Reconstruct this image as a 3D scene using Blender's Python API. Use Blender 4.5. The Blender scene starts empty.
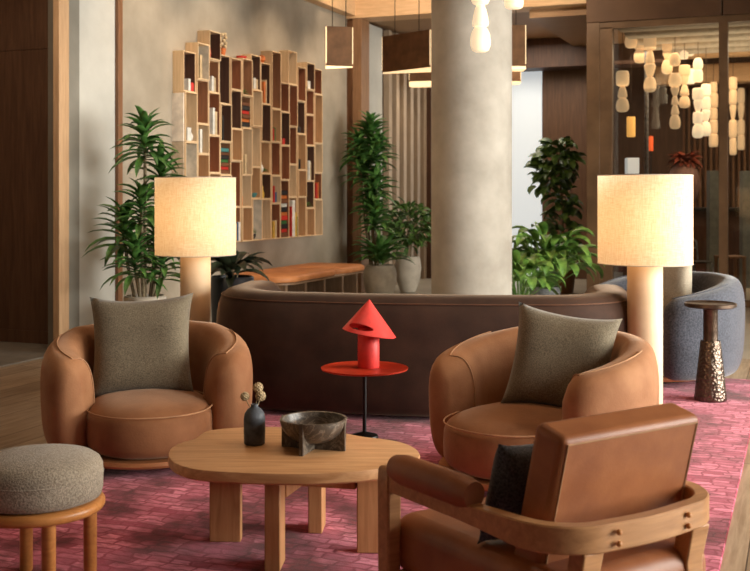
import bpy, math, random
from mathutils import Vector, Matrix
random.seed(7)
R = math.radians
TH = R(21.7); CT, ST = math.cos(TH), math.sin(TH)
F, HC, HZ, CX = 1080.0, 1.3, 194.0, 375.0
col = bpy.context.scene.collection

# ---------- survey helpers: camera at the origin, eye height 1.3 m; room axes along the shelf wall ----------
def W(X, Z, z=0.0): return Vector((X*CT - Z*ST, X*ST + Z*CT, z))
def at(px, py, Z): return W((px-CX)*Z/F, Z, HC-(py-HZ)*Z/F)
def on(px, py, z=0.0):
    Z = F*(HC-z)/(py-HZ); return W((px-CX)*Z/F, Z, z)
def on_x(px, py, xw):
    r = (px-CX)/F; Z = xw/(r*CT-ST); return W(r*Z, Z, HC-(py-HZ)*Z/F)
def on_y(px, py, yw):
    r = (px-CX)/F; Z = yw/(r*ST+CT); return W(r*Z, Z, HC-(py-HZ)*Z/F)

def lin(c): return tuple(((v/255)/12.92 if v/255 <= .04045 else ((v/255+.055)/1.055)**2.4) for v in c) + (1,)

# ---------- materials ----------
class NT:
    def __init__(s, name):
        s.m = bpy.data.materials.new(name); s.m.use_nodes = True
        s.t = s.m.node_tree; s.n = s.t.nodes; s.b = s.n['Principled BSDF']; s.out = s.n['Material Output']
    def new(s, kind, **kw):
        n = s.n.new(kind)
        for k, v in kw.items():
            if hasattr(n, k): setattr(n, k, v)
            else: n.inputs[k.replace('_', ' ')].default_value = v
        return n
    def ln(s, a, b): s.t.links.new(a, b)
    def coord(s, scale=(1,1,1), rot=(0,0,0)):
        tc = s.new('ShaderNodeTexCoord'); mp = s.new('ShaderNodeMapping')
        mp.inputs['Scale'].default_value = scale; mp.inputs['Rotation'].default_value = rot
        s.ln(tc.outputs['Object'], mp.inputs['Vector']); return mp.outputs[0]
    def noise(s, vec, scale, detail=4, rough=.5, dist=0):
        n = s.new('ShaderNodeTexNoise'); n.inputs['Scale'].default_value = scale; n.inputs['Detail'].default_value = detail
        n.inputs['Roughness'].default_value = rough; n.inputs['Distortion'].default_value = dist
        s.ln(vec, n.inputs['Vector']); return n.outputs['Fac']
    def ramp(s, fac, stops):
        r = s.new('ShaderNodeValToRGB'); e = r.color_ramp.elements
        while len(e) < len(stops): e.new(.5)
        for i, (p, c) in enumerate(stops): e[i].position = p; e[i].color = lin(c)
        s.ln(fac, r.inputs[0]); return r.outputs[0]
    def bump(s, h, strength=.2, dist=.01):
        b = s.new('ShaderNodeBump'); b.inputs['Strength'].default_value = strength; b.inputs['Distance'].default_value = dist
        s.ln(h, b.inputs['Height']); s.ln(b.outputs[0], s.b.inputs['Normal'])
    def mix(s, f, a, b, mode='MIX'):
        m = s.new('ShaderNodeMix'); m.data_type = 'RGBA'; m.blend_type = mode
        if hasattr(f, 'is_linked'): s.ln(f, m.inputs[0])
        else: m.inputs[0].default_value = f
        s.ln(a, m.inputs[6]); s.ln(b, m.inputs[7]); return m.outputs[2]
    def set(s, rough=.6, spec=.4, metal=0, sheen=0, coat=0):
        s.b.inputs['Roughness'].default_value = rough; s.b.inputs['Specular IOR Level'].default_value = spec
        s.b.inputs['Metallic'].default_value = metal; s.b.inputs['Sheen Weight'].default_value = sheen
        s.b.inputs['Coat Weight'].default_value = coat; return s
def wood(name, a, b, axis='z', rough=.5, scale=1.0, planks=None):
    t = NT(name); sc = {'x': (1.2, 14, 14), 'y': (14, 1.2, 14), 'z': (14, 14, 1.2)}[axis]
    v = t.coord(tuple(k*scale for k in sc)); f = t.noise(v, 3, 6, .6, .6)
    c = t.ramp(f, [(.3, a), (.7, b)])
    t.ln(c, t.b.inputs['Base Color']); t.bump(f, .08, .004); t.set(rough); return t.m
def mottled(name, a, b, scale=3, rough=.8, bumps=.1, fine=60, detail=6, sheen=0, metal=0, spec=.3, lo=.35, hi=.65, bd=.004, coat=0):
    t = NT(name); v = t.coord(); f = t.noise(v, scale, detail, .55); g = t.noise(v, fine, 3)
    t.ln(t.ramp(f, [(lo, a), (hi, b)]), t.b.inputs['Base Color']); t.bump(g, bumps, bd); t.set(rough, spec, metal, sheen, coat)
    t.b.inputs['Sheen Roughness'].default_value = .5
    return t.m
def fabric(name, a, b, fine=220, rough=.95, bumps=.5, sheen=.2):
    t = NT(name); v = t.coord(); f = t.noise(v, fine, 3, .7); g = t.noise(v, 6, 3)
    c1 = t.ramp(f, [(.38, a), (.62, b)])
    c2 = t.ramp(g, [(.3, (225, 225, 225)), (.7, (255, 255, 255))])
    t.ln(t.mix(1.0, c1, c2, 'MULTIPLY'), t.b.inputs['Base Color']); t.bump(f, bumps, .004); t.set(rough, .2, 0, sheen); return t.m
def emit(name, color, strength):
    t = NT(name); t.b.inputs['Base Color'].default_value = lin(color)
    t.b.inputs['Emission Color'].default_value = lin(color); t.b.inputs['Emission Strength'].default_value = strength; t.set(.6); return t.m
def plain(name, c, rough=.5, metal=0, spec=.4):
    d = tuple(max(0, int(x*.88)) for x in c); return mottled(name, d, c, 12, rough, .03, 90, 3, 0, metal, spec)

M = {}
M['oak'] = wood('oak_honey', (182, 130, 84), (216, 168, 120), 'x', .42)
M['oak_leg'] = wood('oak_leg', (164, 114, 72), (194, 144, 98), 'z', .45)
M['ash'] = wood('stool_wood', (176, 112, 58), (206, 140, 78), 'x', .35)
M['walnut'] = wood('walnut_dark', (58, 36, 24), (86, 56, 38), 'z', .5)
M['darkpanel'] = wood('dark_panel', (84, 58, 42), (110, 80, 58), 'z', .5, .6)
M['post'] = wood('post_wood', (120, 86, 58), (146, 108, 76), 'z', .5)
M['palepost'] = wood('pale_jamb', (176, 140, 104), (200, 164, 126), 'z', .5)
M['paleslat'] = wood('pale_slat', (150, 130, 108), (176, 156, 132), 'z', .5)
M['slatwood'] = wood('slat_wood', (104, 70, 46), (140, 98, 66), 'z', .5)
M['chairwood'] = wood('chair_wood', (164, 116, 76), (196, 146, 100), 'x', .4)
M['ceilwood'] = wood('ceiling_wood', (150, 116, 82), (178, 142, 104), 'x', .5)
M['warmwood'] = wood('beam_wood', (206, 166, 122), (228, 190, 146), 'x', .5)
M['benchwood'] = wood('bench_wood', (110, 84, 62), (140, 112, 86), 'z', .5)
M['plaster'] = mottled('taupe_plaster', (142, 132, 116), (166, 155, 138), 1.6, .9, .15, 30)
M['paleplaster'] = mottled('pale_plaster', (176, 174, 166), (194, 192, 184), 1.6, .9, .1, 30)
M['greyplaster'] = mottled('grey_plaster', (118, 114, 104), (136, 132, 122), 1.6, .9, .1, 30)
M['concrete'] = mottled('column_concrete', (162, 154, 142), (194, 187, 175), 2.6, .8, .3, 14, 8, lo=.3, hi=.7)
M['bulkhead'] = mottled('bulkhead_panel', (84, 60, 42), (104, 76, 54), 1.5, .5, .05, 30)
M['frame'] = mottled('bronze_frame', (100, 76, 54), (120, 92, 66), 4, .4, .05)
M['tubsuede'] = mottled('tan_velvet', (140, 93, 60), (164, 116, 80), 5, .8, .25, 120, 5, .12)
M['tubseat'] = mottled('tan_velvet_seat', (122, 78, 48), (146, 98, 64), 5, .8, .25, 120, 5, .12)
M['piping'] = plain('tan_piping', (180, 134, 96), .7)
M['sofabrown'] = mottled('brown_velvet', (52, 34, 25), (68, 46, 34), 5, .85, .2, 120, 5, .1)
M['sofapipe'] = plain('brown_piping', (104, 70, 50), .7)
M['bluebou'] = fabric('slate_boucle', (58, 61, 70), (90, 93, 104), 90, .95, .6, .4)
M['pillow'] = fabric('olive_weave', (100, 89, 72), (142, 130, 108), 200)
M['palepillow'] = fabric('pale_taupe_weave', (150, 138, 120), (190, 178, 158), 200)
M['darkpillow'] = fabric('charcoal_weave', (48, 52, 60), (98, 104, 114), 160)
M['stoolfab'] = fabric('oatmeal_boucle', (134, 120, 102), (178, 164, 144), 150, .95, .8)
M['leather'] = mottled('tan_leather', (136, 78, 42), (162, 100, 58), 6, .48, .12, 180, 5, 0, 0, .5)
M['benchlea'] = mottled('bench_leather', (182, 116, 70), (206, 140, 90), 5, .5, .1, 120)
M['black'] = plain('black_metal', (22, 18, 16), .45)
M['blackpot'] = plain('black_pot', (34, 34, 38), .35)
M['red'] = plain('red_lacquer', (240, 70, 64), .5)
M['redtop'] = plain('red_table_top', (206, 62, 34), .4)
M['whitepot'] = mottled('cream_pot', (186, 176, 160), (206, 196, 180), 8, .7)
M['stonepot'] = mottled('stone_pot', (160, 150, 134), (184, 174, 156), 8, .8, .3)
M['zinc'] = mottled('zinc_pot', (130, 134, 140), (176, 180, 186), 20, .35, .1, 60, metal=.7)
M['soil'] = mottled('soil', (38, 28, 20), (60, 46, 34), 40, 1, .6)
M['cane'] = mottled('cane_bark', (118, 104, 80), (150, 134, 106), 30, .9, .4)
M['vase'] = mottled('slate_vase', (58, 62, 68), (88, 92, 98), 30, .5, .4, 60)
M['dry'] = mottled('dry_seedhead', (150, 128, 98), (200, 178, 140), 120, 1, 1.0, 150)
M['stem'] = plain('dry_stem', (150, 134, 100), .8)
M['plinth'] = wood('plinth_wood', (150, 96, 60), (180, 120, 78), 'x', .45)
M['boxwood'] = wood('box_pine', (204, 172, 132), (226, 196, 156), 'z', .6)
M['backs'] = [wood('box_back_%s' % n, tuple(int(q+(200-q)*.08) for q in a), tuple(int(q+(200-q)*.08) for q in b), 'z', .6) for n, a, b in (
    ('tan', (166, 124, 84), (190, 148, 104)), ('russet', (112, 62, 36), (140, 82, 50)), ('dark', (60, 36, 26), (84, 52, 36)),
    ('pale', (186, 160, 126), (204, 180, 148)), ('brown', (128, 84, 54), (152, 104, 70)))]
M['whitebox'] = plain('painted_box_back', (210, 200, 184), .7)
M['hammered'] = None
for k_ in ('tubsuede', 'tubseat', 'sofabrown'):
    b_ = M[k_].node_tree.nodes['Principled BSDF']; b_.inputs['Sheen Weight'].default_value = .5 if k_ != 'sofabrown' else .35; b_.inputs['Sheen Roughness'].default_value = .35; b_.inputs['Sheen Tint'].default_value = (.86, .64, .46, 1)
t = NT('hammered_bronze'); v = t.coord((1, 1, 1.0)); vo = t.new('ShaderNodeTexVoronoi'); vo.inputs['Scale'].default_value = 52
t.ln(v, vo.inputs['Vector']); t.b.inputs['Base Color'].default_value = lin((98, 84, 74)); t.bump(vo.outputs['Distance'], .7, .008); t.set(.3, .5, .9); M['hammered'] = t.m
M['bronze'] = mottled('dark_bronze', (78, 64, 54), (104, 88, 76), 20, .35, .1, 60, metal=.85)
# leaves
def leafmat(name, a, b):
    t = mottled(name, a, b, 14, .45, .15, 60); t.node_tree.nodes['Principled BSDF'].inputs['Specular IOR Level'].default_value = .5; return t
M['leaf'] = leafmat('dracaena_leaf', (40, 82, 34), (96, 140, 66))
M['leaf2'] = leafmat('ficus_leaf', (44, 76, 32), (104, 136, 64))
M['leaf3'] = leafmat('lily_leaf', (56, 100, 36), (134, 172, 78))
M['leaf4'] = leafmat('rubber_leaf', (26, 36, 24), (58, 66, 44))
M['russetleaf'] = leafmat('russet_leaf', (110, 40, 24), (150, 70, 40))
# marble bowl
t = NT('brown_marble'); v = t.coord(); n1 = t.noise(v, 9, 8, .6, 2.5)
t.ln(t.ramp(n1, [(.30, (50, 44, 40)), (.47, (84, 74, 64)), (.50, (128, 116, 102)), (.53, (88, 76, 66)), (.75, (60, 52, 46))]), t.b.inputs['Base Color']); t.set(.3); M['marble'] = t.m
# lamp shade: linen that lets the bulb's light through
t = NT('linen_shade'); v = t.coord((60, 60, 6)); v2 = t.coord((8, 8, 90))
n1 = t.noise(v, 3, 3, .6); n2 = t.noise(v2, 3, 3, .6)
mx = t.new('ShaderNodeMath', operation='MULTIPLY'); t.ln(n1, mx.inputs[0]); t.ln(n2, mx.inputs[1])
c = t.ramp(mx.outputs[0], [(.12, (226, 204, 168)), (.34, (244, 232, 210))])
tr = t.new('ShaderNodeBsdfTranslucent'); df = t.new('ShaderNodeBsdfDiffuse'); ms = t.new('ShaderNodeMixShader'); ms.inputs[0].default_value = .5
t.ln(c, tr.inputs['Color']); t.ln(c, df.inputs['Color']); t.ln(df.outputs[0], ms.inputs[1]); t.ln(tr.outputs[0], ms.inputs[2]); t.ln(ms.outputs[0], t.out.inputs['Surface']); M['linen'] = t.m
M['lampbase'] = mottled('cream_lacquer', (218, 188, 152), (228, 200, 166), 6, .5, .05)
# thin architectural glass
t = NT('clear_glass'); tp = t.new('ShaderNodeBsdfTransparent'); tp.inputs[0].default_value = (.93, .93, .9, 1)
gl = t.new('ShaderNodeBsdfGlossy'); gl.inputs['Roughness'].default_value = .02; ms = t.new('ShaderNodeMixShader')
fr = t.new('ShaderNodeFresnel'); fr.inputs[0].default_value = 1.5
t.ln(fr.outputs[0], ms.inputs[0]); t.ln(tp.outputs[0], ms.inputs[1]); t.ln(gl.outputs[0], ms.inputs[2]); t.ln(ms.outputs[0], t.out.inputs['Surface']); M['glass'] = t.m
M['bead'] = emit('frosted_glass_lit', (250, 226, 188), .75)
M['beaddim'] = emit('reflected_globe_glow', (226, 190, 144), .5)
M['lit'] = emit('lit_diffuser', (255, 222, 170), 1.1)
M['sheetshade'] = mottled('brown_lantern_panel', (96, 66, 40), (120, 84, 54), 8, .7)
M['daywin'] = emit('frosted_daylight', (206, 214, 218), .72)
M['orangelit'] = emit('orange_lantern', (240, 180, 96), .8)
# floor boards
t = NT('floor_boards'); v = t.coord(); br = t.new('ShaderNodeTexBrick'); mp = t.new('ShaderNodeMapping'); mp.inputs['Rotation'].default_value = (0, 0, R(90))
t.ln(v, mp.inputs[0]); t.ln(mp.outputs[0], br.inputs['Vector'])
br.inputs['Scale'].default_value = 1; br.inputs['Brick Width'].default_value = 2.2; br.inputs['Row Height'].default_value = .19; br.inputs['Mortar Size'].default_value = .003
br.inputs['Color1'].default_value = lin((158, 140, 120)); br.inputs['Color2'].default_value = lin((194, 176, 154)); br.inputs['Mortar'].default_value = lin((74, 54, 40))
v2 = t.coord((12, .9, 1)); n1 = t.noise(v2, 3, 6, .6, .5); g = t.ramp(n1, [(.3, (190, 176, 160)), (.7, (255, 250, 244))])
t.ln(t.mix(1.0, br.outputs['Color'], g, 'MULTIPLY'), t.b.inputs['Base Color']); t.set(.42); t.bump(n1, .05, .003); M['boards'] = t.m
M['stonefloor'] = mottled('pale_stone', (160, 152, 138), (186, 178, 162), 1.2, .3, .02)
M['threshold'] = mottled('grey_threshold', (112, 104, 94), (128, 120, 108), 6, .6, .1)
# rug
t = NT('rug_weave'); v = t.coord(); nz = t.new('ShaderNodeTexNoise'); nz.inputs['Scale'].default_value = 9; nz.inputs['Detail'].default_value = 2; t.ln(v, nz.inputs['Vector'])
vm = t.new('ShaderNodeVectorMath', operation='MULTIPLY_ADD'); vm.inputs[1].default_value = (.09, .06, 0)
t.ln(nz.outputs['Color'], vm.inputs[0]); t.ln(v, vm.inputs[2])
br = t.new('ShaderNodeTexBrick'); t.ln(vm.outputs[0], br.inputs['Vector'])
br.inputs['Scale'].default_value = 1; br.inputs['Brick Width'].default_value = .12; br.inputs['Row Height'].default_value = .05; br.inputs['Mortar Size'].default_value = .009; br.inputs['Mortar Smooth'].default_value = .8
br.inputs['Color1'].default_value = lin((172, 66, 92)); br.inputs['Color2'].default_value = lin((236, 142, 166)); br.inputs['Mortar'].default_value = lin((158, 56, 78)); br.offset = .37; br.squash = .7; br.squash_frequency = 3
big = t.noise(v, 2.2, 4, .6); g = t.ramp(big, [(.40, (150, 76, 84)), (.54, (255, 255, 255))])
fine = t.noise(v, 260, 2); 
vs_ = t.coord((22, 60, 1)); sn = t.noise(vs_, 1.0, 3, .6, .4)
inner = t.mix(1.0, t.mix(t.ramp(sn, [(.46, (0, 0, 0)), (.62, (200, 200, 200))]), br.outputs['Color'], t.ramp(sn, [(0, (158, 52, 74)), (1, (150, 46, 66))])), g, 'MULTIPLY')
# plain rose border along both long sides
sx = t.new('ShaderNodeSeparateXYZ'); tc = t.new('ShaderNodeTexCoord'); t.ln(tc.outputs['Object'], sx.inputs[0])
ab = t.new('ShaderNodeMath', operation='ABSOLUTE'); t.ln(sx.outputs[0], ab.inputs[0])
gt = t.new('ShaderNodeMath', operation='GREATER_THAN'); gt.inputs[1].default_value = 1.68; t.ln(ab.outputs[0], gt.inputs[0])
cb = t.ramp(fine, [(.3, (170, 66, 84)), (.7, (186, 82, 98))])
t.ln(t.mix(gt.outputs[0], inner, cb), t.b.inputs['Base Color']); t.bump(fine, .5, .004); t.set(.95, .1, 0, .15); M['rug'] = t.m

# ---------- mesh helpers ----------
class MB:
    def __init__(s): s.v = []; s.f = []
    def add(s, v, f, mat=None):
        b = len(s.v); s.v += [tuple((mat @ Vector(p)) if mat else p) for p in v]; s.f += [tuple(i+b for i in q) for q in f]; return s
    def box(s, x0, x1, y0, y1, z0, z1, mat=None):
        v = [(x, y, z) for x in (x0, x1) for y in (y0, y1) for z in (z0, z1)]
        return s.add(v, [(0,1,3,2), (4,6,7,5), (0,4,5,1), (2,3,7,6), (0,2,6,4), (1,5,7,3)], mat)
    def lathe(s, prof, n=32, mat=None, close=True):
        v = []; f = []; m = len(prof)
        for i in range(n):
            a = 2*math.pi*i/n
            v += [(r*math.cos(a), r*math.sin(a), z) for r, z in prof]
        for i in range(n):
            j = (i+1) % n
            for k in range(m-1): f.append((i*m+k, j*m+k, j*m+k+1, i*m+k+1))
        if close:
            for k, rev in ((0, True), (m-1, False)):
                if prof[k][0] > 1e-4:
                    q = [i*m+k for i in range(n)]; f.append(tuple(q[::-1] if rev else q))
        return s.add(v, f, mat)
    def grid(s, rows, closed_u=False, closed_v=False, cap=False):
        n = len(rows); m = len(rows[0]); v = [p for r in rows for p in r]; f = []
        for i in range(n if closed_u else n-1):
            for j in range(m if closed_v else m-1):
                a, b = i, (i+1) % n; c, d = j, (j+1) % m
                f.append((a*m+c, b*m+c, b*m+d, a*m+d))
        if cap: f.append(tuple(range(m))[::-1]); f.append(tuple((n-1)*m+j for j in range(m)))
        return s.add(v, f)
    def tube(s, pts, r, n=8, cap=True):
        pts = [Vector(p) for p in pts]; rows = []; up = None
        for i, p in enumerate(pts):
            d = (pts[min(i+1, len(pts)-1)] - pts[max(i-1, 0)]).normalized()
            if up is None: up = d.orthogonal().normalized()
            a = (up - d*up.dot(d)).normalized(); b = d.cross(a); up = a
            rr = r[i] if isinstance(r, (list, tuple)) else r
            rows.append([tuple(p + a*rr*math.cos(2*math.pi*k/n) + b*rr*math.sin(2*math.pi*k/n)) for k in range(n)])
        return s.grid(rows, closed_v=True, cap=cap)
    def ball(s, c, r, n=12):
        c = Vector(c); prof = [(math.sin(math.pi*k/n)*r, -math.cos(math.pi*k/n)*r) for k in range(n+1)]
        prof[0] = (1e-5, -r); prof[-1] = (1e-5, r)
        return s.lathe(prof, n+4, Matrix.Translation(c), close=False)
    def build(s, name, mat, parent=None, bevel=0, smooth=45, seg=2, sub=0, loc=None, rz=None):
        me = bpy.data.meshes.new(name); me.from_pydata(s.v, [], s.f); me.validate(); me.update()
        import bmesh
        bm = bmesh.new(); bm.from_mesh(me); bmesh.ops.remove_doubles(bm, verts=bm.verts, dist=1e-5); bmesh.ops.recalc_face_normals(bm, faces=bm.faces); bm.to_mesh(me); bm.free()
        me.materials.append(mat)
        for p in me.polygons: p.use_smooth = True
        me.set_sharp_from_angle(angle=R(smooth))
        o = bpy.data.objects.new(name, me); col.objects.link(o)
        if parent: o.parent = parent
        if loc is not None: o.location = loc
        if rz is not None: o.rotation_euler = (0, 0, rz)
        if bevel:
            b = o.modifiers.new('bevel', 'BEVEL'); b.width = bevel; b.segments = seg; b.limit_method = 'ANGLE'; b.angle_limit = R(50)
        if sub:
            b = o.modifiers.new('sub', 'SUBSURF'); b.levels = sub; b.render_levels = sub
        return o
def thing(name, label, cat, loc=(0,0,0), rz=0, group=None):
    o = bpy.data.objects.new(name, None); col.objects.link(o); o.location = loc; o.rotation_euler = (0, 0, rz)
    o.empty_display_size = .1; return tag(o, label, cat, group)
def tag(o, label, cat, group=None):
    o['label'] = label; o['category'] = cat
    if group: o['group'] = group
    return o
def struct(name, mb, mat, label=None, **kw):
    o = mb.build(name, mat, **kw); o['kind'] = 'structure'
    if label: o['label'] = label
    return o
def children(o): return [c for c in bpy.data.objects if c.parent == o]
def dup(o, loc, rz, label, parent=None):
    c = o.copy(); col.objects.link(c); c.location = loc; c.rotation_euler = (0, 0, rz); c['label'] = label
    for ch in children(o):
        d = ch.copy(); col.objects.link(d); d.parent = c
        for g in children(ch):
            e = g.copy(); col.objects.link(e); e.parent = d
    return c

# ================= THE ROOM =================
XL = -5.6; YP = 13.07; CEIL = 3.86
RECY = on_x(58, 350, XL).y            # far jamb of the recess in the left wall
struct('floor', MB().box(-7.2, 6.0, -2.5, 9.0, -.1, 0), M['boards'])
struct('floor_stone', MB().box(-7.2, 8.0, 9.0, 21, -.1, 0), M['stonefloor'])
struct('ceiling', MB().box(-7.2, 6.0, -2.5, 13.07, CEIL, CEIL+.1), M['ceilwood'])
# left wall, beyond the recess
y68 = on_x(68, 300, XL).y; y79 = on_x(79, 300, XL).y; y115 = on_x(115, 300, XL).y; y120 = on_x(119.5, 300, XL).y
y350 = 13.07
struct('wall_left', MB().box(XL-.2, XL, y115, y350, 0, CEIL), M['plaster'])
struct('wall_left_pier', MB().box(XL-.2, XL, y79, y115, 0, CEIL), M['paleplaster'])
struct('trim_1', MB().box(XL-.2, XL+.004, y68, y79, 0, CEIL), M['greyplaster'])
struct('trim_2', MB().box(XL-.05, XL+.012, RECY, y68, 0, CEIL), M['palepost'], bevel=.004)
struct('trim_3', MB().box(XL, XL+.035, y115, y120, 0, 3.62), M['slatwood'], bevel=.003)
struct('trim_4', MB().box(XL, XL+.14, y68, YP-.02, 3.63, CEIL-.001), M['warmwood'], bevel=.004)
pan = MB().box(-7.2, XL-.02, RECY+.42, RECY+.5, 0, CEIL)
pan.box(-7.2, XL-.02, RECY+.412, RECY+.42, 0, .12); pan.box(-7.2, XL-.02, RECY+.414, RECY+.42, 2.55, 2.57)
struct('wall_recess', pan, M['darkpanel'])
struct('trim_5', MB().box(-7.2, -6.75, -2.5, RECY+.41, 0, CEIL), M['darkpanel'])
struct('trim_6', MB().box(-6.74, XL, RECY-2.4, RECY+.41, .001, .012), M['threshold'])
struct('wall_left_near', MB().box(-6.74, XL, -2.5, RECY-2.4, 0, CEIL), M['plaster'])
struct('wall_back', MB().box(-7.2, 6.0, -2.7, -2.5, 0, CEIL), M['plaster'])
# right wall with three tall windows (outside the picture, the daylight of the room)
XR = 4.4
wr = MB().box(XR, XR+.2, -2.5, 13.07, 0, .15); wr.box(XR, XR+.2, -2.5, 13.07, 3.4, CEIL)
for y0, y1 in ((-2.5, -.9), (2.3, 2.6), (6.0, 6.3), (9.7, 13.07)): wr.box(XR, XR+.2, y0, y1, .15, 3.4)
struct('wall_right', wr, M['plaster'])
for i, (y0, y1) in enumerate(((-.9, 2.3), (2.6, 6.0), (6.3, 9.7))):
    w = struct('window_%d' % (i+1), MB().box(XR+.09, XR+.10, y0, y1, .15, 3.4), M['glass'])
    fr = MB()
    for k in range(4):
        yy = y0 + (y1-y0)*k/3; fr.box(XR+.06, XR+.13, yy-.03, yy+.03, .15, 3.4)
    fr.box(XR+.06, XR+.13, y0, y1, .15, .21); fr.box(XR+.06, XR+.13, y0, y1, 3.34, 3.4)
    fr.build('window_frame', M['frame'], w)
# portal: posts and beam
p362 = on_y(362, 200, YP).x; p588 = on_y(587, 200, YP).x; p600 = on_y(600, 200, YP).x; p612 = on_y(612.5, 200, YP).x
p353 = on_y(353, 200, YP).x
struct('trim_7', MB().box(XL-.1, p353, YP+.04, YP+.3, 0, 3.64), M['slatwood'], bevel=.004)
struct('trim_8', MB().box(p353, p362, YP-.02, YP+.26, 0, 3.64), M['post'], bevel=.006)
struct('trim_9', MB().box(-6.0, p588, YP-.04, YP+.34, 3.6, CEIL+.1), M['warmwood'], bevel=.005)
struct('trim_10', MB().box(p588, p600, YP-.03, YP+.4, 0, 3.44), M['frame'], bevel=.005)
struct('trim_11', MB().box(p600, p612, YP-.02, YP+.10, 0, 3.30), M['frame'], bevel=.004)
# bulkhead above the glass
p722 = on_y(722.5, 0, YP).x
struct('wall_bulkhead', MB().box(p588, p722-.008, YP-.05, YP+.2, 3.36, CEIL+.1), M['bulkhead'], bevel=.004)
struct('wall_bulkhead_far', MB().box(p722+.008, 6.0, YP-.05, YP+.2, 3.36, CEIL+.1), M['bulkhead'], bevel=.004)
struct('trim_12', MB().box(p588, 6.0, YP-.02, YP+.10, 3.28, 3.36), M['frame'], bevel=.004)
# glass wall
p719 = on_y(719, 0, YP).x; p728 = on_y(728, 0, YP).x
w = struct('window_4', MB().box(p612, p719, YP+.03, YP+.042, .08, 3.28), M['glass'])
w2 = struct('window_5', MB().box(p728, p728+1.5, YP+.03, YP+.042, .08, 3.28), M['glass'])
struct('trim_13', MB().box(p719, p728, YP-.03, YP+.10, 0, 3.28), M['frame'], bevel=.004)
struct('trim_14', MB().box(p728+1.5, p728+1.6, YP-.03, YP+.10, 0, 3.28), M['frame'], bevel=.004)
struct('baseboard_glass', MB().box(p612, p728+1.5, YP-.01, YP+.08, 0, .08), M['frame'])
struct('wall_portal_right', MB().box(p728+1.6, 6.0, YP, YP+.15, 0, 3.3), M['plaster'])
# corridor beyond the portal
XC = -5.5; YE = 16.5
struct('wall_corridor_left', MB().box(XC-.2, XC, YP+.3, YE, 0, 3.62), M['walnut'])
struct('trim_15', MB().box(XC, XC+.03, YP+.34, YP+.95, 0, 3.6), M['paleplaster'])
for k in range(7):
    y0 = YP+1.06 + k*.30
    struct('trim_%d' % (16+k), MB().box(XC, XC+.09, y0, y0+.12, 0, 3.6), M['paleslat'], bevel=.003)
    struct('trim_%d' % (24+k), MB().box(XC, XC+.02, y0+.14, y0+.24, 0, 3.6), M['walnut'])
struct('wall_corridor_end', MB().box(XC-.2, -2.85, YE, YE+.15, 0, 3.62), M['darkpanel'])
struct('ceiling_corridor', MB().box(XC-.2, p612, YP+.3, YE, 3.64, 3.74), M['ceilwood'])
sb = MB().box(XC, p588+.6, YE-.5, YE, 3.2, 3.64)
struct('trim_32', sb, M['walnut'], bevel=.004)
a = on_y(430, 0, YE-.02).x; b_ = on_y(542, 0, YE-.02).x; zt = on_y(540, 69, YE-.02).z; zb = on_y(540, 276, YE-.02).z
w = struct('window_6', MB().box(a, b_, YE-.03, YE-.01, .03, zt), M['daywin'])
struct('wall_corridor_right', MB().add([(x, y, z) for z in (0, 3.62) for x, y in ((p588+.03, YP+.4), (p588+.09, YP+.4), (-2.85, YE), (-2.95, YE))], [(0,1,2,3), (7,6,5,4), (0,4,5,1), (1,5,6,2), (2,6,7,3), (3,7,4,0)]), M['walnut'])
# dark door panel at the end of the slats
d = struct('door_1', MB().box(XC+.02, XC+.16, YE-.75, YE-.05, 0, 2.95), M['walnut'], bevel=.004)
# restaurant behind the glass
XI = p600+.1
struct('wall_restaurant_far', MB().box(-3.2, 8, 18.2, 18.35, 0, 3.6), M['darkpanel'])
struct('wall_restaurant_right', MB().box(7.0, 7.2, YP+.1, 18.3, 0, 3.6), M['walnut'])
struct('ceiling_restaurant', MB().box(-3.2, 7.2, YP+.2, 18.3, 3.5, 3.6), M['ceilwood'])
for k in range(6):
    y0 = 13.6+k*.62
    struct('trim_%d' % (33+k), MB().box(XI, 7, y0, y0+.3, 3.34, 3.5), M['whitebox'] if k < 5 else M['warmwood'], bevel=.05, seg=3)
struct('trim_39', MB().box(XI, 7, 17.3, 17.6, 3.0, 3.3), M['warmwood'], bevel=.03)
for k in range(26):
    xx = XI+.35+k*.085
    struct('trim_%d' % (40+k), MB().box(xx, xx+.035, 18.1, 18.2, 0, 3.0), M['post'] if k % 2 else M['slatwood'])

# concrete column
cc = W((471.5-375)/F*10.35, 10.35)
o = MB().lathe([(.385, 0), (.385, 4.2)], 96, Matrix.Translation(cc)).build('concrete_column', M['concrete']); o['kind'] = 'structure'

# ================= RUG =================
u0 = on(719, 571); u1 = on(750, 440); xr_ = (u0.x+u1.x)/2; xl_ = on(3, 468).x
yfar = on(742, 381).y; ynear = 1.6
rc = Vector(((xr_+xl_)/2, (yfar+ynear)/2, 0)); hw = (xr_-xl_)/2; hl = (yfar-ynear)/2
o = MB().box(-hw, hw, -hl, hl, 0, .014).build('area_rug', M['rug'], loc=rc, bevel=.004)
tag(o, 'large magenta and pink patterned area rug on the timber floor', 'rug')
print('rug halfwidth', hw)

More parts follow.
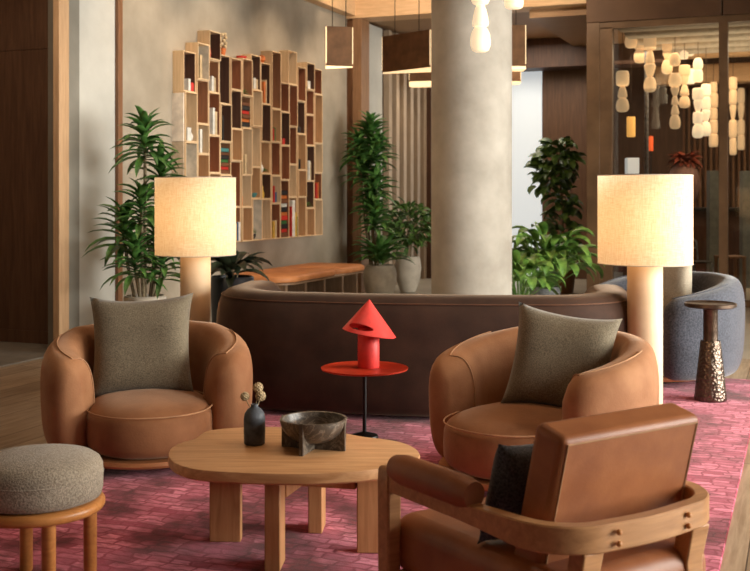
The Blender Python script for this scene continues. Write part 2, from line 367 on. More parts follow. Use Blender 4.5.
# ================= SOFT FURNITURE =================
def sweep_shell(path, prof_fn, n=28):
    """path: list of (point, outward normal). prof_fn(i, t) -> (half thickness, z0, z1, exponent, flare)"""
    rows = []; N = len(path)
    for i, (p, nr) in enumerate(path):
        ht, z0, z1, e, fl = prof_fn(i, i/(N-1)); row = []
        for k in range(n):
            a = 2*math.pi*k/n; ca, sa = math.cos(a), math.sin(a)
            x = math.copysign(abs(ca)**(2/e), ca)*ht; zz = math.copysign(abs(sa)**(2/e), sa)
            z = (z0+z1)/2 + zz*(z1-z0)/2
            q = p + nr*(x + fl*(zz+1)/2)
            row.append((q.x, q.y, z))
        rows.append(row)
    return MB().grid(rows, closed_v=True, cap=True)
def ellip(z0, z1, rx, ry, y0=0, e=2.6, dome=.02, n=40, m=14, sq=2.4):
    """cushion: superellipse plan, rounded edges"""
    mb = MB(); rows = []
    for i in range(m+1):
        a = -math.pi/2 + math.pi*i/m; c, s_ = math.cos(a), math.sin(a)
        rr = max(1e-4, abs(c))**(2/e); zz = math.copysign(abs(s_)**(2/e), s_)
        row = []
        for k in range(n):
            b = 2*math.pi*k/n; cb, sb_ = math.cos(b), math.sin(b)
            row.append((rx*rr*math.copysign(abs(cb)**(2/sq), cb), y0+ry*rr*math.copysign(abs(sb_)**(2/sq), sb_), (z0+z1)/2+zz*(z1-z0)/2 + (dome*(1-rr) if s_ > 0 else 0)))
        rows.append(row)
    return mb.grid(rows, closed_v=True, cap=True)
def tub_chair(label, mats, loc, rz, s=1.0, group=None):
    t = thing('tub_chair', label, 'armchair', loc, rz, group)
    # plan path: horseshoe open towards -y
    P = []; Rr = .40; n = 54; A = 120
    for i in range(n+1):
        a = R(90 - A + 2*A*i/n)
        rx = Rr; ry = Rr
        x = rx*math.cos(a)*1.0; y = ry*math.sin(a)
        P.append((x, y))
    P = [Vector((x*1.03, y, 0)) for x, y in P]
    # push arm ends forward a little, straight
    ext = []
    for k in (1, 2, 3):
        d0 = (P[0]-P[1]).normalized()*.018*k + Vector((-.002*k*k, 0, 0)); ext.insert(0, P[0]+d0)
    ext2 = [Vector((-e.x, e.y, 0)) for e in ext[::-1]]
    P = ext+P+ext2; n = len(P)-1
    path = []
    for i, p in enumerate(P):
        q = P[min(i+1, n)] - P[max(i-1, 0)]; nr = Vector((q.y, -q.x, 0)).normalized()
        path.append((p*s, nr))
    def prof(i, u):
        d = abs(u-.5)*2                      # 0 back .. 1 arm front
        H = .645 - .03*d - .10*max(0, d-.4)/.6 
        ht = .082 + .032*min(1, d*1.15)
        e = 3.0
        end = max(0, (d-.86)/.14)
        k = math.sqrt(max(0, 1-end**2.2))
        ht2 = ht*(.12+.88*k); z0 = .05+.03*(1-k); z1 = H - .09*(1-k)
        return ht2*s, z0*s, z1*s, e, .018*s
    sweep_shell(path, prof, 32).build('shell', mats[0], t, smooth=180)
    # seam running down each arm front and along the outer top
    for side in (-1, 1):
        pts = []
        d = .90
        i = int(round((.5+side*d/2)*n)); p, nr = path[i]
        ht, z0, z1, e, fl = prof(i, i/n)
        for k in range(25):
            a = math.pi*(.5 - 1.0*(k/24)) if side > 0 else math.pi*(.5 - (k/24))
            a = -math.pi/2+math.pi*k/24
            ca, sa = math.cos(a), math.sin(a)
            x = -abs(ca)**(2/e)*ht*1.02; zz = math.copysign(abs(sa)**(2/e), sa)
            q = p + nr*(x + fl*(zz+1)/2); pts.append((q.x, q.y, (z0+z1)/2+zz*(z1-z0)/2*1.008))
        for k in range(1, 12):
            j = i - side*k; p2, nr2 = path[j]; h2 = prof(j, j/n)
            q = p2 + nr2*(h2[4] + h2[0]*.3*k/11); pts.append((q.x, q.y, h2[2]*1.002))
        MB().tube(pts, .0035*s, 6).build('piping', mats[2], t)
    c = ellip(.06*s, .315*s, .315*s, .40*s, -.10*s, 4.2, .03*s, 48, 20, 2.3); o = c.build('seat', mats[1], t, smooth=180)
    pts = []
    for k in range(41):
        b = 2*math.pi*k/40; cb, sb_ = math.cos(b), math.sin(b)
        pts.append((.313*s*math.copysign(abs(cb)**(2/2.3), cb), -.10*s+.398*s*math.copysign(abs(sb_)**(2/2.3), sb_), .283*s))
    MB().tube(pts, .004*s, 6).build('seat_piping', mats[2], t)
    MB().lathe([(.36, .042), (.40, .043), (.41, .055), (.405, .072), (.36, .074)], 64, Matrix.Translation((0, -.085*s, 0)) @ Matrix.Scale(s, 4)).build('plinth', M['plinth'], t)
    MB().lathe([(.22, .0), (.23, .05)], 48, Matrix.Translation((0, -.05*s, 0)) @ Matrix.Scale(s, 4)).build('base', M['black'], t)
    return t
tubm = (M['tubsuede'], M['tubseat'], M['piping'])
LT = W(-1.12, 5.34, .014); LRZ = TH+R(14)
RT = W(.755, 4.9, .014); RRZ = TH-R(48)
tub_chair('tan velvet tub chair beside the round stool, in front of the left floor lamp', tubm, LT, LRZ, .965)
tub_chair('tan velvet tub chair turned to the coffee table beside the red-topped side table', tubm, RT, RRZ)
GT = W(2.0, 7.6, .014)
bm_ = (M['bluebou'], M['bluebou'], M['bluebou'])
tub_chair('slate blue boucle tub chair behind the hammered metal side table', bm_, GT, TH-R(64), 1.12)

def pillow(name, label, mat, size, thick, mtx, n=20):
    mb = MB(); h = size/2
    for sgn in (1, -1):
        rows = []
        for i in range(n+1):
            u = -1+2*i/n; row = []
            for j in range(n+1):
                v = -1+2*j/n
                k = 1-.11*(1-u*u)*abs(v)**3; k2 = 1-.09*(1-v*v)*abs(u)**3
                w = ((1-u**4)*(1-v**4))**.6 if abs(u) < 1 and abs(v) < 1 else 0
                w *= 1 + .07*math.sin(3*u+1.3*v+size*9)
                row.append((u*h*k2*(1+.02*abs(v)**6), v*h*k*(1+.02*abs(u)**6), sgn*thick/2*w))
            rows.append(row)
        mb.grid(rows)
    o = mb.build(name, mat, smooth=180); o.matrix_world = mtx; return tag(o, label, 'pillow')
def stand(loc, rz, tilt, roll=0):   # pillow standing on its edge: local z -> -y, leaning back by tilt
    return Matrix.Translation(loc) @ Matrix.Rotation(rz, 4, 'Z') @ Matrix.Rotation(R(90)-tilt, 4, 'X') @ Matrix.Rotation(roll, 4, 'Z')
def loc_of(base, rz, x, y, z): return Vector(base) + Matrix.Rotation(rz, 3, 'Z') @ Vector((x, y, z))
pillow('throw_pillow', 'square olive throw pillow on the tub chair nearest the round stool', M['pillow'], .51, .18,
       stand(loc_of(LT, LRZ, -.03, .08, .525), LRZ-R(9), R(16), R(2)))
pillow('throw_pillow', 'square olive throw pillow leaning in the tub chair beside the red-topped table', M['pillow'], .47, .18,
       stand(loc_of(RT, RRZ, .05, .08, .525), RRZ+R(33), R(16), R(-8)))
pillow('throw_pillow', 'taupe throw pillow standing in the slate blue tub chair', M['palepillow'], .40, .15,
       stand(at(667, 290, 7.5), TH-R(45), R(12), R(8)))

# brown sofa seen from behind
def sofa():
    A = W(-1.02, 6.44); B = W(1.50, 6.08)
    ctr = (A+B)/2; d = (B-A); L = d.length; rz = math.atan2(d.y, d.x)
    t = thing('brown_sofa', 'long dark brown velvet sofa seen from behind, rounded ends', 'sofa', ctr+Vector((0, 0, .014)), rz)
    hx = L/2-.16; dep = .95; r = .42; P = []
    P.append((-hx, dep-.05))
    for k in range(12): P.append((-hx, dep-.05-(dep-.05-r)*(k+1)/12))
    for k in range(1, 13):
        a = R(180+90*k/12); P.append((-hx+r+r*math.cos(a), r+r*math.sin(a)))
    for k in range(1, 24): P.append((-hx+r+(2*hx-2*r)*k/24, -.05*math.sin(math.pi*k/24)))
    for k in range(0, 13):
        a = R(270+90*k/12); P.append((hx-r+r*math.cos(a), r+r*math.sin(a)))
    for k in range(12): P.append((hx, r+(dep-.05-r)*(k+1)/12))
    V = [Vector((x, y, 0)) for x, y in P]; n = len(V)-1; path = []
    for i, p in enumerate(V):
        q = V[min(i+1, n)]-V[max(i-1, 0)]; path.append((p, Vector((q.y, -q.x, 0)).normalized()))
    def prof(i, u):
        d = max(0, (abs(u-.5)*2-.93)/.07); k = math.sqrt(max(0, 1-d*d))
        return .17*(.2+.8*k), .018, .71-.06*(1-k), 3.4, .02
    sweep_shell(path, prof, 32).build('backrest', M['sofabrown'], t, smooth=180)
    pts = [tuple(p+nr*.15+Vector((0, 0, .668))) for p, nr in path[2:-2]]
    MB().tube(pts, .004, 6).build('piping', M['sofapipe'], t)
    MB().box(-hx+.14, hx-.14, .12, dep-.02, .1, .38).build('seat', M['sofabrown'], t, bevel=.05, seg=4)
    MB().box(-hx+.2, hx-.2, .12, dep-.12, 0, .1).build('base', M['black'], t)
sofa()

# ================= COFFEE TABLE =================
TZ = .35+.014
CTB = on(295, 449, TZ)
ctb = thing('coffee_table', 'low oak coffee table with pebble shaped top on four plank legs', 'table', Vector((CTB.x, CTB.y, .014)), TH)
outl = [(168,453),(170,448.5),(175,445),(182,442.3),(190,440.2),(196,438.2),(199.5,435),(204,431.6),(212,429.6),(228,428),(250,426.8),(275,426.6),(300,427.5),(322,429.5),
        (345,433),(362,436.5),(380,438.5),(395,440.5),(408,444),(417,449),(421,455),(416,461),(402,465),(384,468),(360,471),(330,473),(300,474),(270,473.5),(240,472.5),(212,471),(190,468.5),(175,463.5),(169,458)]
inv = Matrix.Rotation(-TH, 3, 'Z')
pl = [inv @ (on(x, y, TZ)-Vector((CTB.x, CTB.y, TZ))) for x, y in outl]
def smoothloop(p, it=2):
    for _ in range(it):
        q = []
        for i in range(len(p)):
            a, b = p[i], p[(i+1) % len(p)]; q += [a*.75+b*.25, a*.25+b*.75]
        p = q
    return p
pl = smoothloop(pl, 2)
mb = MB(); rows = []
for z, k in ((.310, .985), (.316, 1), (.344, 1), (.349, .996), (.35, .99)):
    rows.append([(p.x*k, p.y*k, z) for p in pl])
mb.grid(rows, closed_v=True, cap=True).build('tabletop', M['oak'], ctb, smooth=35)
def C(px, py):   # floor point in the table's frame
    q = inv @ (on(px, py, .014)-Vector((CTB.x, CTB.y, 0))); return q
lc = [C(226, 540), C(373, 551), C(275, 566), C(317, 529)]
ctr = (lc[0]+lc[1]+lc[2]+lc[3])/4
for q in lc:
    d = (q-ctr); a = 0 if abs(d.x) > abs(d.y) else R(86)
    MB().box(-.058, .058, -.027, .027, 0, .31, Matrix.Translation((q.x, q.y, 0)) @ Matrix.Rotation(a, 4, 'Z')).build('leg', M['oak_leg'], ctb, bevel=.004)
for i, j in ((0, 1), (2, 3)):
    d = lc[j]-lc[i]; a = math.atan2(d.y, d.x); m = (lc[i]+lc[j])/2; L = d.length/2-.06
    z0 = .222
    MB().box(-L, L, -.02, .02, z0, .31, Matrix.Translation((m.x, m.y, 0)) @ Matrix.Rotation(a, 4, 'Z')).build('crossbar', M['oak_leg'], ctb, bevel=.003)

# vase with dried seed heads
vp = on(254.5, 444, TZ); sc_ = 1/ (F/4.12)
v_ = thing('bud_vase', 'small slate grey bottle vase with three dried seed heads on the coffee table', 'vase', vp, 0)
MB().lathe([(.034, 0), (.039, .004), (.0405, .05), (.0405, .095), (.037, .115), (.026, .131), (.014, .139), (.0135, .150), (.0105, .150), (.010, .135)], 32).build('vase_body', M['vase'], v_, smooth=60)
Zv = 4.12
for (px, py, rr) in ((245, 396.5, .018), (258, 387.5, .020), (260.5, 396, .0205)):
    g = at(px, py, Zv + (.02 if py < 390 else -.01)) - vp
    s0 = Vector((g.x*.08, g.y*.08, .12))
    MB().tube([s0, s0.lerp(g, .5)+Vector((g.x*.08, g.y*.08, -.004)), g], .0016, 6).build('stem', M['stem'], v_)
    mb = MB(); 
    mb.ball(g, rr*.9, 12)
    for k in range(60):
        zz = 1-2*(k+.5)/60; a = k*2.399; r2 = math.sqrt(1-zz*zz); dd = Vector((r2*math.cos(a), r2*math.sin(a), zz))
        mb.ball(g+dd*rr*.88, rr*.16, 4)
    mb.build('seed_head', M['dry'], v_)
# marble bowl on crossed fins
bp = on(313.5, 448.5, TZ)
b = thing('marble_bowl', 'dark veined marble bowl standing on crossed slabs on the coffee table', 'bowl', bp, TH-R(18))
Rb = .124; prof = []
for k in range(17):
    a = R(-90+84*k/16); prof.append((max(1e-4, Rb*math.cos(a)), .112+ .092*math.sin(a)+.0))
prof += [(Rb, .112), (Rb-.004, .114), (Rb-.011, .112)]
for k in range(14):
    a = R(-4-86*k/13); prof.append((max(1e-4, (Rb-.012)*math.cos(a)), .112+.078*math.sin(a)))
MB().lathe(prof, 64, close=False).build('bowl_body', M['marble'], b, smooth=60)
for kk in range(2):
    mb = MB(); pts = []
    th = .007
    # slab with the bowl's curve cut out of it
    for x0, x1 in [(-Rb+i*Rb*2/24, -Rb+(i+1)*Rb*2/24) for i in range(24)]:
        def top(x): return max(.012, .112-.092*math.sqrt(max(0, 1-(x/Rb)**2))+.003)
        v = [(x0, -th, 0), (x1, -th, 0), (x1, -th, top(x1)), (x0, -th, top(x0)), (x0, th, 0), (x1, th, 0), (x1, th, top(x1)), (x0, th, top(x0))]
        f = [(0,1,2,3), (7,6,5,4), (0,4,5,1), (3,2,6,7)]
        if x0 <= -Rb+1e-6: f.append((0,3,7,4))
        if x1 >= Rb-1e-6: f.append((1,5,6,2))
        mb.add(v, f, Matrix.Rotation(R(90*kk), 4, 'Z'))
    mb.build('fin', M['marble'], b, smooth=30)

# ================= RED TABLE AND LAMP =================
rp = on(364.5, 438, .014); RTZ = .372
Zr = 5.72
rt = thing('side_table', 'small round side table with thin red top and slim black stem', 'table', rp, TH)
MB().lathe([(.02, RTZ-.014), (.215, RTZ-.012), (.228, RTZ-.008), (.23, RTZ), (.226, RTZ), (.22, RTZ-.004), (1e-4, RTZ-.004)], 64).build('table_top', M['redtop'], rt)
MB().tube([(0, 0, .01), (0, 0, RTZ-.012)], .011, 12).build('stem', M['black'], rt)
MB().lathe([(.072, 0), (.074, .006), (.07, .016), (.03, .028), (.012, .034)], 40).build('base', M['black'], rt)
Lp = rp + Vector((0, 0, RTZ-.004)); Lp = W(*( (lambda v: ((368.5-CX)/F*5.72, 5.72))(0)), RTZ-.004+.0145)
rl = thing('table_lamp', 'bright red table lamp with cone shade and cylinder foot', 'lamp', Lp, TH)
MB().lathe([(.056, 0), (.0575, .003), (.0575, .21), (.050, .215)], 48).build('lamp_foot', M['red'], rl, smooth=60)
# conical shade with an oblong mouth cut towards the front left, its rim rising to that side
mb = MB(); na, nh = 200, 90; Rc, Hc = .142, .178; rows = []
def cone(a, t, inset=0):
    rr = (Rc-inset)*t; x = rr*math.cos(a); y = rr*math.sin(a); z = Hc*(1-t) - inset*.6
    # rim lifts to the left, drops to the right
    z -= .024*t*math.cos(a)
    return Vector((x+.004, y, z+.183))
for layer, ins in ((0, 0), (1, .004)):
    vs = [cone(2*math.pi*i/na, j/nh, ins) for i in range(na) for j in range(nh+1)]
    fs = []
    for i in range(na):
        am = (i+.5)/na*360
        for j in range(nh):
            tm = (j+.5)/nh; da = (am-243)/38.0; dt = (tm-.81)/.085
            if da*da + dt*dt < 1: continue
            i2 = (i+1) % na; fs.append((i*(nh+1)+j, i2*(nh+1)+j, i2*(nh+1)+j+1, i*(nh+1)+j+1))
    mb.add([tuple(v) for v in vs], fs)
mb.build('lamp_shade', M['red'], rl, smooth=60)

# ================= FLOOR LAMPS =================
def floor_lamp(loc, label, power):
    t = thing('floor_lamp', label, 'lamp', loc, TH, None)
    t.scale = (1, 1, .989 if loc.z > .001 else 1)
    MB().lathe([(.098, 0), (.1, .003), (.1, .93), (.096, .934)], 64).build('lamp_base', M['lampbase'], t, smooth=60)
    MB().lathe([(.2655, .898), (.266, .898), (.266, 1.408), (.2655, 1.408)], 96, close=False).build('lamp_shade', M['linen'], t, smooth=60)
    for z in (.898, 1.408): MB().tube([(.266*math.cos(R(a)), .266*math.sin(R(a)), z) for a in range(0, 361, 5)], .003, 6).build('shade_rim', M['whitepot'], t)
    sp = MB()
    for a in (30, 150, 270): sp.tube([(0, 0, 1.37), (.264*math.cos(R(a)), .264*math.sin(R(a)), 1.40)], .003, 6)
    sp.tube([(0, 0, .93), (0, 0, 1.38)], .008, 8); sp.build('shade_carrier', M['bronze'], t)
    MB().ball((0, 0, 1.12), .035).build('bulb', M['lit'], t)
    for zz in (1.0, 1.1, 1.2, 1.3):
        l = bpy.data.lights.new('bulb_light', 'POINT'); l.energy = power/4; l.color = (1, .66, .36); l.shadow_soft_size = .09
        o = bpy.data.objects.new('bulb_light', l); col.objects.link(o); o.parent = t; o.location = (.06, 0, zz)
    return t
fl1 = floor_lamp(W(-1.19, 7.16), 'tall floor lamp with linen drum shade behind the tub chair by the potted dracaena', 7)
fl2 = floor_lamp(W(1.547, 6.19, .014), 'tall floor lamp with linen drum shade beside the slate blue tub chair', 7)

# ================= HAMMERED SIDE TABLE =================
mp_ = on(710.5, 400, .014)
mt = thing('metal_side_table', 'hammered dark bronze pedestal side table beside the slate blue chair', 'table', mp_, TH)
MB().lathe([(.094, 0), (.099, .005), (.098, .02), (.062, .36), (.058, .372), (.045, .374)], 64).build('pedestal', M['hammered'], mt, smooth=60)
MB().lathe([(.044, .37), (.044, .57), (.06, .59)], 40).build('neck', M['bronze'], mt)
MB().lathe([(.06, .575), (.14, .578), (.157, .586), (.158, .605), (.153, .608), (.148, .602), (1e-4, .601)], 64).build('table_top', M['bronze'], mt, smooth=50)

# ================= STOOL =================
Zs = 3.54
st = thing('round_stool', 'round oatmeal boucle stool with honey wood ring and legs', 'stool', W((37-375)/F*Zs, Zs, .014), TH)
st.scale = (.95, .95, 1)
rows = MB().lathe([(1e-4, .288), (.15, .288), (.195, .290), (.216, .298), (.222, .32), (.223, .37), (.221, .395), (.211, .413), (.19, .426), (.12, .438), (.05, .443), (1e-4, .444)], 64, close=False)
rows.build('seat_cushion', M['stoolfab'], st, smooth=180)
MB().tube([(.2225*math.cos(R(a)), .2225*math.sin(R(a)), .3695+.006*0) for a in range(0, 361, 5)], .0025, 6).build('piping', M['stoolfab'], st)
MB().lathe([(.12, .250), (.205, .250), (.222, .254), (.229, .264), (.229, .276), (.222, .286), (.205, .289), (.12, .289)], 72).build('seat_ring', M['ash'], st, smooth=50)
for a in (-61, 29, 119, 209):
    MB().lathe([(.021, 0), (.023, .004), (.0235, .252)], 24, Matrix.Translation((.183*math.cos(R(a)), .183*math.sin(R(a)), 0))).build('leg', M['ash'], st)

# ================= WOOD FRAMED LEATHER ARMCHAIR =================
AC = W(.492, 2.965, .014); ARZ = TH+R(34)
ac = thing('leather_armchair', 'tan leather armchair with curved wooden arm rail, seen from behind', 'armchair', AC, ARZ)
hw_, ff, bb = .298, .365, -.335
def rectsweep(pts, w, h, ups=None):
    pts = [Vector(p) for p in pts]; rows = []
    for i, p in enumerate(pts):
        d = (pts[min(i+1, len(pts)-1)]-pts[max(i-1, 0)]); d.z = 0; d.normalize(); s_ = Vector((d.y, -d.x, 0))
        ww = w[i] if isinstance(w, list) else w; hh = h[i] if isinstance(h, list) else h
        rows.append([tuple(p+s_*a*ww/2+Vector((0, 0, b*hh/2))) for a, b in ((1, 1), (.9, 1.0), (-.9, 1.0), (-1, 1), (-1, -1), (1, -1))])
        rows[-1] = [tuple(p+s_*a*ww/2+Vector((0, 0, b*hh/2))) for a, b in ((1, .88), (.82, 1), (-.82, 1), (-1, .88), (-1, -.88), (-.82, -1), (.82, -1), (1, -.88))]
    return MB().grid(rows, closed_v=True, cap=True)
pts = []; rr = .15
zf, zb_ = .462, .45
for k in range(9): pts.append((-hw_, ff-(ff-(bb+rr))*k/8))
for k in range(1, 13):
    a = R(180+90*k/12); pts.append((-hw_+rr+rr*math.cos(a), bb+rr+rr*math.sin(a)))
for k in range(1, 9): pts.append((-hw_+rr+(2*hw_-2*rr)*k/9, bb-.012*math.sin(math.pi*k/9)))
for k in range(0, 13):
    a = R(270+90*k/12); pts.append((hw_-rr+rr*math.cos(a), bb+rr+rr*math.sin(a)))
for k in range(1, 9): pts.append((hw_, bb+rr+(ff-bb-rr)*k/8))
rectsweep([(x, y, zf-.0*(ff-y)) for x, y in pts],   .040, [.048+.020*max(0, min(1, (-.0-y)/.2)) for x, y in pts]).build('arm_rail', M['chairwood'], ac, smooth=40)
for sx_ in (-1, 1):
    m = MB(); m.grid([[(sx_*hw_+a*w, ff+b*.028+oy, z) for a, b in ((-1, -1), (1, -1), (1, 1), (-1, 1))] for z, w, oy in ((0, .020, .0), (.28, .023, 0), (.46, .024, 0), (.495, .022, 0), (.505, .014, 0))], closed_v=True, cap=True)
    m.build('front_leg', M['chairwood'], ac, bevel=.006)
    m = MB(); m.grid([[(sx_*(hw_-.105+dx)+a*w, bb+.03+b*.026+oy, z) for a, b in ((-1, -1), (1, -1), (1, 1), (-1, 1))] for z, w, oy, dx in ((0, .022, -.05, .0), (.2, .028, .0, 0), (.33, .032, .01, 0), (.43, .034, -.012, 0))], closed_v=True, cap=True)
    m.build('rear_leg', M['chairwood'], ac, bevel=.005)
    # leather bolster on the arm
    bl = []
    for k in range(15):
        e = min(k, 14-k); y = ff-.035-.35*(k/14); bl.append((.043*(.8, .97, 1)[min(2, e)], y + (0 if e > 1 else (.012 if k > 7 else -.012)*(e == 1))))
    MB().tube([(sx_*hw_, y, zf+.048) for r_, y in bl], [r_ for r_, y in bl], 24).build('arm_pad', M['leather'], ac, smooth=60)
    for dz in (-.014, .014):
        MB().ball((sx_*.125-.01, bb-.031, zf+dz), .0075, 8).build('rail_peg', M['ash'], ac)
MB().box(-.28, .28, -.31, .35, .16, .21).build('seat_frame', M['chairwood'], ac, bevel=.008)
sm = MB()
sm.box(-.275, .275, -.315, .39, .19, .365); sm.build('seat', M['leather'], ac, bevel=.05, seg=5, smooth=60)
bmx = Matrix.Translation((0, -.135, .37)) @ Matrix.Rotation(R(14), 4, 'X')
bk = MB().box(-.225, .285, -.055, .055, -.1, .345, bmx); bk.build('backrest', M['leather'], ac, bevel=.022, seg=4, smooth=60)
pp = MB()
for yy in (-.055,):
    c_ = [bmx @ Vector(p) for p in ((-.207, yy, -.09), (-.207, yy, .327), (.267, yy, .327), (.267, yy, -.09))]
    pp.tube(c_, .0035, 6)
pp.build('backrest_piping', M['piping'], ac)
pillow('lumbar_pillow', 'small charcoal throw pillow on the leather armchair seat', M['darkpillow'], .28, .11,
       stand(loc_of(AC, ARZ, -.105, -.01, .495), ARZ+R(180), R(14), R(3)))

# ================= PLANTS =================
def leaf(mb, base, az, el, L, w, droop, roll=0, n=5, fold=.25):
    p = Vector(base); d = Vector((math.cos(az)*math.cos(el), math.sin(az)*math.cos(el), math.sin(el)))
    side = Vector((-math.sin(az), math.cos(az), 0)); rows = []; e = el
    for i in range(n+1):
        t_ = i/n; ww = w*math.sin(math.pi*min(1, .12+.88*t_))**.8 if t_ < 1 else w*.02
        d = Vector((math.cos(az)*math.cos(e), math.sin(az)*math.cos(e), math.sin(e)))
        up = side.cross(d)*-1
        sd = (side*math.cos(roll)+up*math.sin(roll))
        rows.append([tuple(p-sd*ww/2+up*ww*fold), tuple(p), tuple(p+sd*ww/2+up*ww*fold)])
        p = p + d*L/n; e -= droop/n
    mb.grid(rows)
def canes(t, tips):
    for (x, y, z0, z1) in tips:
        MB().tube([(x*.45, y*.45, z0), (x*.8, y*.8, (z0+z1)/2), (x, y, z1)], .014, 8).build('cane', M['cane'], t)
def pot_at(t, prof, mat, soil=True):
    MB().lathe(prof, 48, close=True).build('pot', mat, t, smooth=60)
def head(mb, c, n, L, w, rnd=.2, up=(.0, 1.3), droop=1.5, zs=.16):
    for k in range(n):
        q = k/n; az = k*2.399+random.uniform(-.2, .2); el = up[0]+(up[1]-up[0])*q**1.1+random.uniform(-.12, .12)
        b = Vector(c)+Vector((0, 0, -zs+zs*2*q*.8))
        leaf(mb, b, az, el, L*random.uniform(.8, 1.1)*(1-.25*q), w, droop*random.uniform(.7, 1.2), random.uniform(-.3, .3), 5)
# A  dracaena in the white pot by the pier
ZA = 8.85; bA = W((145-375)/F*ZA, ZA)
tA = thing('potted_dracaena', 'tall dracaena in a cream pot against the wall left of the shelf', 'plant', bA, TH)
pot_at(tA, [(.12, 0), (.15, .02), (.168, .3), (.172, .46), (.155, .47), (.15, .43), (1e-4, .43)], M['whitepot'])
heads = [(.0, .0, 1.74, 34, .36), (.12, .05, 1.44, 30, .34), (-.02, -.05, 1.2, 26, .32), (-.18, .02, 1.0, 28, .38), (.06, .12, .95, 26, .36), (-.05, -.14, .78, 26, .34), (.16, -.05, .76, 22, .34)]
canes(tA, [(x, y, .42, z) for x, y, z, n, L in heads])
mb = MB()
for x, y, z, n, L in heads: head(mb, (x, y, z), int(n*1.5), L*.92, .058, droop=1.2)
mb.build('foliage', M['leaf'], tA, smooth=80)
# B rubber plant in black pot
ZB = 9.35; bB = W((232-375)/F*ZB, ZB)
tB = thing('potted_rubber_plant', 'dark leaved plant in a tall black pot at the end of the bench', 'plant', bB, TH)
pot_at(tB, [(.15, 0), (.17, .02), (.19, .58), (.175, .59), (.17, .55), (1e-4, .55)], M['blackpot'])
mb = MB(); 
for k in range(30):
    az = k*2.399; el = .2+1.0*(k/30); leaf(mb, (.06*math.cos(az), .06*math.sin(az), .56+.13*random.random()), az, el, random.uniform(.22, .36), .09, 1.3, random.uniform(-.4, .4))
mb.build('foliage', M['leaf4'], tB, smooth=80)
for k in range(4): 
    MB().tube([(.04*math.cos(k*1.6), .04*math.sin(k*1.6), .54), (.06*math.cos(k*1.6), .06*math.sin(k*1.6), .74)], .006, 6).build('stem', M['cane'], tB)
# C tall dracaena at the portal
ZC = 13.55; bC = W((380-375)/F*ZC, ZC)
tC = thing('potted_dracaena', 'very tall dracaena in a squat stone pot at the end of the bench', 'plant', bC, TH)
pot_at(tC, [(.13, 0), (.16, .02), (.20, .15), (.212, .28), (.20, .36), (.175, .395), (.18, .41), (.16, .41), (.155, .38), (1e-4, .38)], M['stonepot'])
heads = [(-.12, .05, 2.06, 36, .36), (-.26, .1, 1.88, 32, .36), (-.05, .0, 1.85, 32, .38), (-.2, .1, 1.6, 34, .4), (-.05, -.05, 1.42, 30, .36), (-.12, .05, 1.2, 32, .36), (-.05, -.1, 1.0, 30, .36)]
canes(tC, [(x, y, .36, z) for x, y, z, n, L in heads])
mb = MB()
for x, y, z, n, L in heads: head(mb, (x, y, z), int(n*1.5), L*.95, .07, up=(.1, 1.4), droop=1.1)
for k in range(40):
    az = k*2.399; leaf(mb, (.04*math.cos(az), .04*math.sin(az), .42+.1*(k/40)), az, .5+.8*(k/40), random.uniform(.32, .5), .09, 1.3, random.uniform(-.3, .3))
mb.build('foliage', M['leaf'], tC, smooth=80)
# D bushy ficus in tall white pot
ZD = 14.3; bD = W((408-375)/F*ZD, ZD)
def bushy(mb, c, rx, rz_, n, L, w, droop=.8):
    for k in range(n):
        zz = 1-2*(k+.5)/n; a = k*2.399; r2 = math.sqrt(1-zz*zz); q = random.uniform(.45, 1)
        p = Vector(c)+Vector((rx*r2*math.cos(a)*q, rx*r2*math.sin(a)*q, rz_*zz*q))
        leaf(mb, p, a+random.uniform(-.7, .7), random.uniform(-.5, .7)+zz*.4, L*random.uniform(.7, 1.2), w, droop, random.uniform(-.6, .6), 4)
tD = thing('potted_ficus', 'bushy green ficus in a rounded white pot beside the column', 'plant', bD, TH)
pot_at(tD, [(.09, 0), (.11, .02), (.16, .18), (.178, .32), (.165, .43), (.145, .475), (.13, .475), (.13, .44), (1e-4, .44)], M['whitepot'])
mb = MB(); bushy(mb, (.02, 0, .88), .30, .32, 340, .13, .06); mb.build('foliage', M['leaf2'], tD, smooth=80)
for k in range(3): MB().tube([(.03*k-.03, 0, .43), (.05*k-.04, .03, .8)], .01, 6).build('stem', M['cane'], tD)
# E peace lily clump right of the column
ZE = 11.6; bE = W((545-375)/F*ZE, ZE)
def lily(bE, label, prof, hh, n, spread, Lr, g=None, h0=None):
    tE = thing('potted_lily', label, 'plant', bE, TH)
    pot_at(tE, prof, M['zinc'])
    mb = MB()
    for k in range(n):
        az = k*2.399; q = k/n; el = .35+1.05*q+random.uniform(-.1, .1); st_ = Vector((.05*math.cos(az), .05*math.sin(az), hh))
        d = Vector((math.cos(az)*math.cos(el+.25), math.sin(az)*math.cos(el+.25), math.sin(el+.25))); L0 = random.uniform(.12, .34)*spread
        p1 = st_+d*L0; mb.tube([st_, p1], .004, 5)
        leaf(mb, p1, az, el-.1, random.uniform(*Lr), .115, 1.9, random.uniform(-.4, .4), 6)
    mb.build('foliage', M['leaf3'], tE, smooth=80)
lily(bE, 'broad leaved green plant in a zinc pot right of the concrete column', [(.12, 0), (.14, .01), (.17, .3), (.175, .31), (.16, .31), (.155, .28), (1e-4, .28)], .28, 100, 1.75, (.25, .36))
bE2 = W((520-375)/F*10.9, 10.9)
lily(bE2, 'smaller broad leaved green plant in a zinc pot tucked against the concrete column', [(.09, 0), (.11, .01), (.13, .26), (.135, .27), (.12, .27), (.115, .24), (1e-4, .24)], .24, 46, 1.2, (.20, .30))
